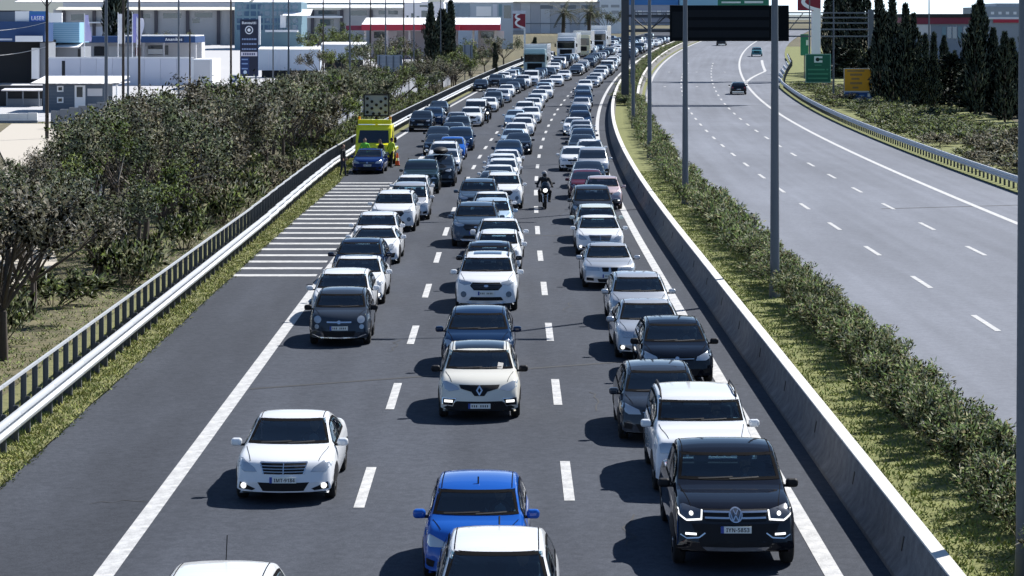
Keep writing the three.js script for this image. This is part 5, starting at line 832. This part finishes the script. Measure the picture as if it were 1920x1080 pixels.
// ---------------------------------------------------------------- buildings and yards behind
const BM = { concrete: std([.44, .44, .45], .9), pale: std([.62, .62, .64], .85), white: std([.84, .85, .86], .8), cream: std([.62, .60, .52], .85), navy: std([.012, .055, .17], .6), pillar: std([.09, .085, .10], .9), glass: new THREE.MeshPhysicalMaterial({ color: lin(.02, .03, .045), roughness: .12, clearcoat: 1 }), glassBlue: new THREE.MeshPhysicalMaterial({ color: lin(.04, .11, .20), roughness: .15, clearcoat: 1 }), teal: std([.16, .27, .33], .5), red: std([.48, .03, .06], .6), maroon: std([.20, .03, .06], .7), skyblue: std([.26, .50, .66], .6), grey: std([.22, .24, .27], .85), dark: std([.03, .032, .036], .9), lilac: std([.60, .62, .70], .7), blue: std([.03, .16, .42], .6), roofw: std([.78, .79, .80], .7), wood: std([.045, .038, .034], .95), slate: std([.10, .13, .17], .8), soil: std([.40, .34, .26], 1) };
function site(name, label, category, D, u = 960) { const y0 = rise(D), x0 = (u - 960) * D / 4811, X = q => (q - 960) * D / 4811 - x0, Y = y => 9 - (y - 39) * D / 4811 - y0, o = thing(name, label, category, [x0, y0, -D]);
  const b = (n, m, u0, u1, ya, yb, z1 = 0, depth = 10, to = o) => part(to, n, box(X(u0), X(u1), yb === null ? -.3 : Y(yb), Y(ya), z1 - depth, z1), m); 
  const slope = (n, m, u0, u1, ya, yb, z0 = 0, d = 10) => { const x0 = X(u0), x1 = X(u1), a = Y(yb), c = Y(ya), q = .12, P = [x0, a, z0, x1, a, z0, x1, c, z0 - d, x0, c, z0 - d, x0, a - q, z0, x1, a - q, z0, x1, c - q, z0 - d, x0, c - q, z0 - d]; return part(o, n, geo(P, [0, 1, 2, 0, 2, 3, 4, 6, 5, 4, 7, 6, 0, 4, 5, 0, 5, 1, 1, 5, 6, 1, 6, 2, 2, 6, 7, 2, 7, 3, 3, 7, 4, 3, 4, 0]).toNonIndexed(), m); };
  return { o, X, Y, b, D, slope }; }
{ const s = site('showroom_building', 'blue and grey showroom with wide navy fascia at the left edge', 'building', 330, 0), { b } = s;
  b('wall', BM.dark, -160, 74, 76, null, -3, 16); b('fascia', BM.navy, -160, 88, 40, 78, 1.5, 6); b('upper_storey', BM.grey, -120, 30, 21, 41, -3, 8); b('roof_edge', BM.dark, -120, 31, 19.5, 21.4, -2.8, 8.3); b('sign_panel', BM.white, 31, 57, 21, 40, 1, .5); const bs = b('blue_sign', BM.blue, 57, 92, 21, 40, .9, .5);
  part(bs, 'sign_lettering', (() => { const g = new THREE.PlaneGeometry(s.X(86) - s.X(60), s.Y(28) - s.Y(40)); g.translate((s.X(60) + s.X(86)) / 2, (s.Y(28) + s.Y(40)) / 2, .92); return g; })(), print(256, 110, (g, w, h) => { g.fillStyle = '#3f67c8'; g.fillRect(0, 0, w, h); g.fillStyle = '#fff'; g.font = 'bold 96px sans-serif'; g.textBaseline = 'middle'; g.fillText('LASER', 6, h / 2 + 4, w - 12); })); b('sign_panel', BM.white, 93, 118, 24, 42, .8, .5);
  b('fascia_strip', BM.lilac, 2, 27, 72, 75.5, 1.6, .3); b('canopy', BM.white, 36, 84, 67, 78, 2.6, 2); b('column', BM.white, 59, 72, 90, 148, 0, .8); b('pier', BM.grey, 72, 86, 80, null, -1, 6); }
{ const s = site('tank_block', 'pale blue ribbed metal block beside the navy fascia', 'building', 342, 120); s.b('block', BM.skyblue, 90, 149, 42, 80, 0, 8); for (let i = 0; i < 9; i++) s.b('rib', std([.44, .66, .78], .6), 90.3, 148.7, 44 + i * 4, 45.6 + i * 4, .12, .12); s.slope('sloping_roof', BM.white, 90, 150, 80, 87.8, 1.2, 4); s.b('lower_wall', BM.grey, 91, 152, 88, null, 0, 8); s.b('doorway', BM.dark, 146, 151, 92, 110, .05, .05); }
{ const s = site('forecourt_canopy', 'long navy forecourt canopy with white lettering', 'canopy', 382, 250); const f = s.b('fascia', BM.navy, 135, 366, 68, 80, 0, 12); s.b('roof_edge', BM.white, 230, 366, 66, 68, .1, 11); part(f, 'lettering', (() => { const g = new THREE.PlaneGeometry(s.X(345) - s.X(309), s.Y(69.5) - s.Y(78.5)); g.translate((s.X(309) + s.X(345)) / 2, (s.Y(69.5) + s.Y(78.5)) / 2, .03); return g; })(), print(256, 64, (g, w, h) => { g.fillStyle = '#0a2550'; g.fillRect(0, 0, w, h); g.fillStyle = '#f2f4f6'; g.font = 'bold 52px sans-serif'; g.textBaseline = 'middle'; g.fillText('Ananikas', 4, h / 2, w - 8); })); for (const u of [140, 190, 262, 300, 360]) s.b('column', BM.pale, u, u + 3, 80, null, -3, .5); s.b('back_wall', BM.pale, 135, 366, 80, null, -8, 4); s.b('shop_window', BM.glass, 264, 302, 86, 104, -7.9, .2); s.b('shop_window', BM.glass, 160, 186, 88, 106, -7.9, .2); s.b('shop_front', BM.white, 188, 262, 88, 108, -7.8, .3); s.b('sign_board', BM.maroon, 240, 250, 90, 106, -7.4, .2); s.b('sign_board', BM.white, 264, 292, 93, 103, -7.3, .2); }
{ const s = site('yard_wall', 'long lilac-white panel wall in front of the forecourt', 'wall', 325, 225); for (let i = 0; i < 9; i++) s.b('panel', i % 3 ? BM.lilac : std([.64, .66, .74], .7), 91 + i * 30, 120.6 + i * 30, 108.5, null, 0, .3); s.b('coping', BM.white, 90, 362, 107, 109.2, .06, .42); s.b('doorway', BM.dark, 116, 122, 114, 143, .03, .05); }
{ const s = site('box_trailer', 'parked white box trailer seen end-on beside the lilac wall', 'trailer', 312, 378); s.b('box', BM.white, 359, 398, 111, 160, 0, 9); s.b('door_frame', BM.roofw, 359, 363, 112, 160, .06, .06); s.b('door_frame', BM.roofw, 394, 398, 112, 160, .06, .06); s.b('door', std([.60, .60, .62], .7), 363.3, 393.7, 113, 158, .03, .04); for (const u of [362, 390]) part(s.o, 'wheel', (() => { const q = wheelParts.t.clone(); q.scale(1.4, 1.45, 1.45); q.translate(s.X(u + 2.5), .48, -1.6); return q; })(), CM.tyre); s.b('bumper_bar', BM.dark, 361, 396, 163, 166, 0, .2); }
{ const s = site('site_cabin', 'grey-blue cabin with white roof and two small square windows', 'cabin', 250, 140); s.b('wall', BM.slate, 80, 196, 156, null, 0, 5); s.slope('roof', BM.roofw, 61, 224, 145, 155.6, 1.25, 8); s.b('roof_edge', BM.pale, 61, 224, 155.5, 157.5, 1.25, 8.1); for (const y of [161, 182]) { const w = s.b('window', BM.white, 107, 119, y, y + 11, .05, .08); s.b('pane', BM.glass, 109.5, 116.5, y + 2.5, y + 8.5, .09, .06, w); } const d = s.b('door', BM.white, 140, 160, 160, 206, .05, .08); s.b('door_glass', BM.glass, 144, 155, 163, 182, .1, .06, d); s.b('wide_window', BM.pale, 164, 192, 166, 180, .05, .08); for (let i = 0; i < 8; i++) s.b('cladding_board', std([.13, .16, .20], .8), 80.5, 138, 158 + i * 6, 159 + i * 6, .03, .03); s.b('porch_post', BM.white, 219, 222, 156, null, .6, .25); }
{ const s = site('yard_shed', 'dark open shed with pale sloped roof left of the cabin', 'shed', 262, 40); s.b('wall', BM.dark, -20, 78, 162, null, -2, 5); s.slope('roof', BM.pale, 2, 78, 160, 169, 0, 6); s.b('counter', BM.grey, 8, 72, 186, 200, -1.6, .6); for (const u of [10, 40, 70]) s.b('roof_post', BM.grey, u, u + 2.5, 169, null, -.4, .15); }
{ const s = site('yard_wall', 'stepped dark grey boundary wall by the dirt track', 'wall', 214, 140); for (let i = 0; i < 6; i++) s.b('wall_panel', BM.grey, 95 + i * 17.3, 112 + i * 17.3, 208 - i * 3.2, null, 0, .3); }
{ const s = site('yard_wall', 'low whitewashed wall at the far left below the shed', 'wall', 226, 30); for (let i = 0; i < 5; i++) s.b('wall_panel', BM.white, -20 + i * 18, -2.4 + i * 18, 214 - i * .6, 226, 0, .3); s.b('wall_base', BM.grey, -20, 70, 226.3, null, -.02, .26); }
{ const s = site('concrete_factory', 'long concrete factory with dark pillars and strip windows', 'building', 540, 330); s.b('wall', BM.concrete, 100, 640, 18, null, 0, 30); s.b('wall', BM.concrete, 640, 762, 16, null, 0, 30); s.slope('roof_sheet', BM.cream, 108, 448, 13, 18.5, 2.5, 4); s.b('parapet', BM.pale, 112, 452, 3, 14, -4, 26); s.slope('roof_sheet', BM.white, 20, 462, -3, 3.2, -4, 8); s.slope('roof_sheet', BM.white, 470, 762, 8.5, 14, 2.4, 4); s.b('roof_band', BM.teal, 470, 800, 5, 8.4, -2, 30); s.slope('roof_sheet', BM.white, 470, 800, -2, 5, -2, 8);
  for (const u of [117, 174, 262, 290, 349, 407, 433, 583, 638, 693, 757]) s.b('pillar', BM.pillar, u, u + 6, 19, null, .6, .7);
  for (const [a, c, y0, y1] of [[133, 165, 27, 38], [192, 215, 26, 36], [268, 282, 27, 34], [306, 340, 25, 34], [365, 398, 24, 33], [361, 374, 35, 43], [597, 632, 20, 27], [656, 688, 20, 29], [710, 724, 20, 27], [728, 746, 20, 27], [600, 626, 36, 48]]) s.b('strip_window', BM.glass, a, c, y0, y1, .06, .1); s.b('canopy', BM.white, 576, 643, 30, 33.5, 2.5, 2.6); s.b('loading_dock', BM.lilac, 165, 192, 50, 70, .3, .4); s.b('dock_canopy', BM.white, 165, 240, 41, 43.5, 2, 2); }
{ const s = site('glass_office', 'teal glazed office block between the two factory halves', 'building', 500, 500); s.b('wall', BM.teal, 440, 565, 4, null, 0, 14); for (let i = 0; i < 9; i++) for (let j = 0; j < 4; j++) s.b('window', BM.glassBlue, 444 + i * 13, 454 + i * 13, 8 + j * 13, 17 + j * 13, .05, .1); s.slope('gable_roof', BM.white, 532, 584, 17, 29, 3, 6); s.b('gable_wall', BM.white, 527, 537, 28, 52, 2, 5); s.b('stair_flight', BM.white, 500, 560, 56, 60, 3, 2); }
{ const s = site('white_office', 'white office block with dark windows above the red canopy', 'building', 470, 795); s.b('wall', BM.white, 757, 832, 6, null, 0, 14); s.b('parapet', BM.roofw, 790, 831, 3.5, 6.2, .1, 13); for (const [a, c, y0, y1] of [[790, 812, 20, 32], [762, 766, 29, 33], [771, 777, 25, 33], [781, 786, 30, 33], [787, 802, 9.5, 13]]) { const w = s.b('window', BM.glass, a, c, y0, y1, .06, .1); } }
for (const [u0, u1, D, l] of [[650, 862, 440, 'white canopy with red edge, left and longer one'], [855, 938, 442, 'white canopy with red edge, right and shorter one']]) { const s = site('fuel_canopy', l, 'canopy', D, (u0 + u1) / 2); s.slope('roof', BM.white, u0 + 28 * (u0 < 700), u1, 33, 45.8, 0, 14); if (u0 < 700) s.b('red_skirt', BM.maroon, u0 - 2, u0 + 28, 48, 57, -1, 8); s.b('red_edge', BM.red, u0 + 28 * (u0 < 700), u1, 46, 57, .15, 14.3); for (let u = u0 + 30; u < u1; u += 42) s.b('column', BM.white, u, u + 4, 57, null, -4, .6); s.b('kiosk', BM.pale, u0 + 40, u1 - 6, 58, null, -9, 4); s.b('kiosk_window', BM.glass, u0 + 46, u0 + 70, 60, 72, -8.9, .1); s.b('kiosk_door', BM.white, u0 + 74, u0 + 90, 58.5, 78, -8.85, .1); }
{ const s = site('blue_grey_office', 'blue-grey block with dark blue panels behind the right canopy', 'building', 505, 900); s.b('wall', std([.42, .48, .55], .7), 833, 962, 4, null, 0, 14); for (const [a, c, y0, y1, m] of [[852, 881, 7, 31, BM.glassBlue], [893, 921, 12, 30, BM.white], [935, 941, 8, 31, BM.teal], [945, 958, 10, 34, BM.glass], [924, 932, 8, 31, BM.lilac]]) s.b('facade_panel', m, a, c, y0, y1, .08, .1); s.slope('roof_sheet', BM.white, 833, 962, -1, 4, .3, 6); }
{ const s = site('grey_warehouse', 'pale grey warehouse behind the palm trees', 'building', 660, 1060); for (let i = 0; i < 9; i++) s.b('wall_panel', i % 2 ? BM.pale : std([.48, .48, .51], .85), 958 + i * 18.5, 976.1 + i * 18.5, 3, null, 0, 20); s.slope('roof_sheet', BM.cream, 956, 1126, -2, 3.2, .5, 6); for (const [a, c] of [[1013, 1037], [1051, 1080], [1090, 1116]]) s.b('high_window', BM.grey, a, c, 9.5, 16.5, .06, .1); s.b('wall_band', BM.grey, 958, 1124, 43, 45, .1, .2); s.b('white_wing', BM.white, 1124, 1167, -4, null, 1.5, 18); for (const [a, c, y0, y1] of [[1127, 1140, 9, 14], [1145, 1161, 9, 14], [1127, 1139, 22, 27], [1146, 1160, 20, 26]]) s.b('window', BM.concrete, a, c, y0, y1, 1.56, .1); }
{ const s = site('blue_roof_hall', 'far hall with bright blue roof band left of the message board', 'building', 790, 1230); s.b('wall', std([.36, .38, .46], .8), 1170, 1300, 9, null, 0, 25); s.b('blue_band', BM.blue, 1180, 1272, -8, 9.4, .3, 25); s.b('glass_wing', BM.skyblue, 1274, 1350, -8, 12, .2, 20); for (let i = 0; i < 9; i++) s.b('parked_row', i % 2 ? BM.white : BM.lilac, 1186 + i * 9, 1193 + i * 9, 20, 28, 6, 2); }
{ const s = site('maroon_roof_store', 'store with dark roof and maroon band beyond the cypresses', 'building', 420, 1770); s.b('wall', std([.22, .26, .32], .8), 1690, 1842, 44, null, 0, 18); s.b('roof', BM.dark, 1690, 1842, 26, 33, .4, 19); s.b('maroon_band', BM.maroon, 1690, 1842, 33, 45, .25, 18.5); for (let i = 0; i < 6; i++) s.b('window', i % 3 ? BM.glassBlue : BM.teal, 1766 + i * 10, 1774 + i * 10, 50, 72, .06, .1); s.b('white_wall', BM.pale, 1710, 1745, 46, 66, .1, .2); }
{ const s = site('grey_store', 'grey flat block with white windows at the right edge', 'building', 450, 1890); s.b('wall', std([.34, .37, .40], .8), 1843, 1990, 13, null, 0, 20); s.b('roof_step', std([.40, .43, .46], .8), 1868, 1990, 6, 13.5, -.5, 19); for (let i = 0; i < 5; i++) s.b('window', BM.white, 1858 + i * 14, 1864 + i * 14, 22, 27, .06, .1); s.b('red_band', BM.red, 1862, 1990, 36, 42.5, .3, 1); s.b('white_band', BM.white, 1843, 1990, 32, 36, .25, 1); }
for (const [u0, u1, ya, yb, D, l] of [[484, 600, 88, 132, 352, 'white and blue-grey parked semi-trailer, left of two behind the trees'], [602, 686, 79, 112, 385, 'white parked semi-trailer, right of two behind the trees']]) { const s = site('semi_trailer', l, 'trailer', D, (u0 + u1) / 2); s.b('cargo_box', std([.50, .57, .66], .6), u0, u1, ya + 4, yb, 0, 2.5); s.slope('roof', BM.white, u0, u1, ya, ya + 4, .04, 2.6); for (let i = 1; i < 6; i++) s.b('side_post', BM.lilac, lerp(u0, u1, i / 6), lerp(u0, u1, i / 6) + .8, ya + 5, yb, .05, .06); s.b('underride', BM.dark, u0 + 6, u1 - 6, yb, null, -.6, 1.2); }
// grey noise wall behind the left guardrail
{ const o = thing('noise_wall', 'grey concrete panel wall climbing behind the guardrail near the yellow truck', 'wall'); for (let i = 0; i < 22; i++) { const D = 196 + i * 6, a = on(-15.5, D), b = on(-15.5, D + 5.85); part(o, 'wall_panel', (() => { const g = beamBox(V(a.x, a.y + 1.1, a.z), V(b.x, b.y + 1.1, b.z), .2, 2.5); return g; })(), std([.30 + (i % 3) * .03, .32 + (i % 3) * .03, .37 + (i % 3) * .03], .9)); } }
{ const o = thing('slat_fence', 'pale grey vertical slat fence behind the trees at the far left', 'fence'); for (let i = 0; i < 34; i++) { const D = 97 + i * .5, x = -22.2 + i * .12; const p = on(x, D); part(o, 'slat', box(p.x - .05, p.x + .05, -.1, 1.9 + (i % 2) * .02, p.z - .2, p.z + .2), i % 2 ? BM.lilac : BM.pale); } }
// poles, totem, flags, red signs
for (const [u, D, h, r, m, arm, l] of [[88, 196, 11.6, .13, 'wood', 1, 'dark wooden utility pole with crossarm at the far left'], [199, 236, 12, .16, 'pole', 0, 'pale grey utility pole beside the cabin'], [231, 246, 12, .13, 'wood', 0, 'dark pole right of the cabin, first of a close pair'], [240, 250, 12, .10, 'pole', 0, 'thin pole right of the cabin, second of a close pair'], [261, 268, 12.5, .13, 'wood', 0, 'dark pole in front of the lilac wall'], [335, 280, 12.5, .11, 'pole', 0, 'light pole in front of the right half of the lilac wall'], [356, 300, 7.5, .1, 'wood', 0, 'short dark pole beside the parked box trailer'], [433, 300, 12, .12, 'wood', 0, 'dark pole just left of the navy totem sign'], [512, 320, 12, .09, 'pole', 0, 'thin pole right of the navy totem sign'], [606, 330, 12, .09, 'wood', 0, 'thin dark pole in front of the parked semi-trailers'], [695, 330, 12, .08, 'wood', 0, 'thin dark pole before the red canopy'], [757, 340, 12, .10, 'wood', 0, 'thin dark pole before the white office block']]) { const o = thing('utility_pole', l, 'pole', [(u - 960) * D / 4811, rise(D) - .1, -D]); part(o, 'shaft', cyl(r * 1.15, r * .8, h, 0, 0, 0, 8), BM[m] ?? M.pole); if (arm) { part(o, 'crossarm', box(-1.2, 1.2, h - .75, h - .58, -.08, .08), BM.wood); part(o, 'strut', merge([bar(V(-.6, h - .7, .06), V(0, h - 1.5, .06), .03, 4), bar(V(.6, h - .7, .06), V(0, h - 1.5, .06), .03, 4)]), BM.wood); for (const x of [-1.1, -.5, .5, 1.1]) part(o, 'insulator', cyl(.05, .04, .18, x, h - .58, 0, 6), BM.grey); } }
{ const s = site('totem_sign', 'tall navy totem sign with round emblem and rows of lettering', 'sign', 306, 468); s.b('post', M.pole, 455, 458, 140, null, -.1, .3); s.b('post', M.pole, 478, 481, 130, null, -.1, .3); const p = part(s.o, 'sign_panel', box(s.X(450), s.X(484), s.Y(143), s.Y(36), -.4, 0), BM.navy); part(p, 'lettering', (() => { const g = new THREE.PlaneGeometry(s.X(483.5) - s.X(450.5), s.Y(36.5) - s.Y(142)); g.translate((s.X(483.5) + s.X(450.5)) / 2, (s.Y(36.5) + s.Y(142)) / 2, .01); return g; })(), print(256, 800, (g, w, h) => { g.fillStyle = '#071434'; g.fillRect(0, 0, w, h); g.fillStyle = '#f0f2f6'; g.font = 'bold 52px sans-serif'; g.textAlign = 'center'; g.fillText('Bavoutti', w / 2, 66, 220); g.lineWidth = 14; g.strokeStyle = '#e8ecf4'; g.beginPath(); g.arc(128, 150, 52, 0, 7); g.stroke(); g.beginPath(); g.arc(128, 150, 24, 0, 7); g.fill(); g.fillStyle = '#8ea4cc'; for (const [y, hh] of [[268, 24], [338, 22], [410, 22]]) for (let x = 26; x < 230; x += 24) g.fillRect(x, y, 16, hh); g.fillStyle = '#d4cfdc'; g.fillRect(8, 462, 240, 60); g.fillStyle = '#39406a'; for (let x = 40; x < 210; x += 26) g.fillRect(x, 476, 18, 32); g.fillStyle = '#0c2c60'; g.fillRect(0, 540, 130, 240); g.fillStyle = '#7d97c4'; for (const y of [560, 620, 690]) g.fillRect(20, y, 90, 18); g.fillStyle = '#cfe2f0'; g.beginPath(); g.arc(70, 750, 26, 0, 7); g.fill(); })); s.b('white_edge', BM.white, 484.2, 488, 30, 84, -.1, .3);
  const t = site('small_sign', 'small white sign with a dark round emblem below the totem', 'sign', 300, 437); t.b('post', M.pole, 436, 438, 155, null, -.1, .1); const pn = t.b('sign_panel', BM.white, 430, 447, 140, 156, 0, .1); part(pn, 'emblem', (() => { const g = new THREE.TorusGeometry(.28, .1, 8, 18); g.translate(t.X(438), t.Y(148), .02); return g; })(), BM.navy); }
for (const [u, y0, y1, l, c] of [[160, 28, 78, 'white and violet banner flag, leftmost of the forecourt flags', [.55, .52, .80]], [223, 26, 82, 'white banner flag before the forecourt canopy', [.78, .78, .80]], [250, 26, 80, 'violet banner flag before the forecourt canopy', [.30, .30, .62]], [258, 34, 84, 'white narrow banner flag, rightmost of the forecourt flags', [.75, .74, .82]]]) { const D = 335, s = site('banner_flag', l, 'flag', D, u); part(s.o, 'flagpole', cyl(.07, .05, s.Y(y0 - 3) + .3, -.12, -.3, 0, 6), BM.white); const g = new THREE.PlaneGeometry(.9, s.Y(y0) - s.Y(y1), 4, 16), p = g.attributes.position; for (let i = 0; i < p.count; i++) { const y = p.getY(i), x = p.getX(i) + .45; p.setZ(i, .22 * Math.sin(y * 1.9 + x * 3) * x); p.setX(i, x * (.75 + .25 * Math.sin(y * 1.3 + u))); } g.translate(-.06, (s.Y(y0) + s.Y(y1)) / 2, 0); g.computeVertexNormals(); part(s.o, 'cloth', g, std(c, .9, 0, { side: THREE.DoubleSide })); }
const swoosh = print(128, 160, (g, w, h) => { g.fillStyle = '#7c0c2a'; g.fillRect(0, 0, w, h); g.strokeStyle = '#eef0f2'; g.lineWidth = 22; g.lineJoin = 'round'; g.beginPath(); g.moveTo(70, -6); g.bezierCurveTo(10, 20, 20, 50, 66, 60); g.bezierCurveTo(10, 90, 10, 130, 124, 158); g.stroke(); });
for (const [u0, u1, y0, y1, D, l, pu0, pu1, yb] of [[962, 985, 26, 53, 430, 'maroon pylon sign with white swoosh behind the lorries', 982, 985.5, 100], [1496, 1539, -26, 20, 338, 'tall maroon pylon sign with white swoosh above the right slip road', 1523, 1539, 160]]) { const s = site('pylon_sign', l, 'sign', D, u0); s.b('sign_board', BM.maroon, u0, u1, y0, y1, 0, .5); part(s.o, 'emblem_face', (() => { const g = new THREE.PlaneGeometry(s.X(u1) - s.X(u0), s.Y(y0) - s.Y(y1)); g.translate((s.X(u0) + s.X(u1)) / 2, (s.Y(y0) + s.Y(y1)) / 2, .01); return g; })(), swoosh); s.b('pylon', BM.white, pu0, pu1, D < 410 ? y1 : y0 - 4, null, -.1, 1); s.b('top_cap', BM.lilac, u0 - 1, u1 + 1, y0 - 6, y0 - .5, 0, .6); if (D > 410) s.b('price_board', BM.grey, u0, u1 - 3, y1 + 4, y1 + 12, 0, .4); }
structure('yard_pavement', (() => { const P = [], I = [], n = 40; for (let i = 0; i <= n; i++) { const D = 228 + i * 9; P.push(-240, rise(D) - .05, -D, Math.min(-17.5, -17.5 - .0 * D) + (D > 260 ? Math.min(bend(D), 8) : 0), rise(D) - .05, -D); if (i) { const k = i * 2; I.push(k - 2, k - 1, k, k - 1, k + 1, k); } } return geo(P, I); })(), std([.44, .44, .45], .95));
{ const o = thing('overhead_cable', 'slack cables hanging from the wooden utility pole past the navy fascia', 'cable'), c = (y0, y1, sag) => { const D = 196, X = u => (u - 960) * D / 4811, Y = y => 9 - (y - 39) * D / 4811, pts = []; for (let i = 0; i <= 10; i++) { const f = i / 10; pts.push(V(lerp(X(86), X(-120), f), lerp(Y(y0), Y(y1), f) - sag * 4 * f * (1 - f), -D + .1 + f * 8)); } return new THREE.TubeGeometry(new THREE.CatmullRomCurve3(pts), 24, .022, 4); }; part(o, 'cable', c(42, 40, .7), BM.pale); part(o, 'cable', c(88, 86, .7), BM.pale); }
// dirt track at the left and far ridge
structure('dirt_track', geo((() => { const P = []; for (const [a, b, d] of [[-46, -36, 240], [-41, -33, 205], [-36, -29.5, 180], [-31.5, -26, 160], [-29, -23.5, 140], [-27, -21, 115], [-26, -17, 96], [-24, -16.2, 80], [-22, -16, 66]]) P.push(a, .0, -d, b, .0, -d); return P; })(), (() => { const I = []; for (let i = 0; i < 8; i++) { const k = i * 2; I.push(k, k + 2, k + 1, k + 1, k + 2, k + 3); } return I; })()), std([.46, .42, .36], 1, 0, { side: THREE.DoubleSide }));
{ const P = [], I = [], N = 90, C = []; for (let j = 0; j < 5; j++) for (let i = 0; i <= N; i++) { const x = -1500 + i / N * 2600, u = x * 4811 / 2600, f = clamp(1 - (u - 120) / 350), hgt = (8 + 46 * f * (.8 + .35 * fbm(x * .004, 3, 4))) ; P.push(x, 8.5 + hgt * [0, .55, .85, 1, .7][j], -2600 - j * 120); } for (let j = 0; j < 4; j++) for (let i = 0; i < N; i++) { const k = j * (N + 1) + i, l = k + N + 1; I.push(k, k + 1, l, k + 1, l + 1, l); } structure('hills', geo(P, I), std([.16, .18, .17], 1)); }
renderer.render(scene, camera);
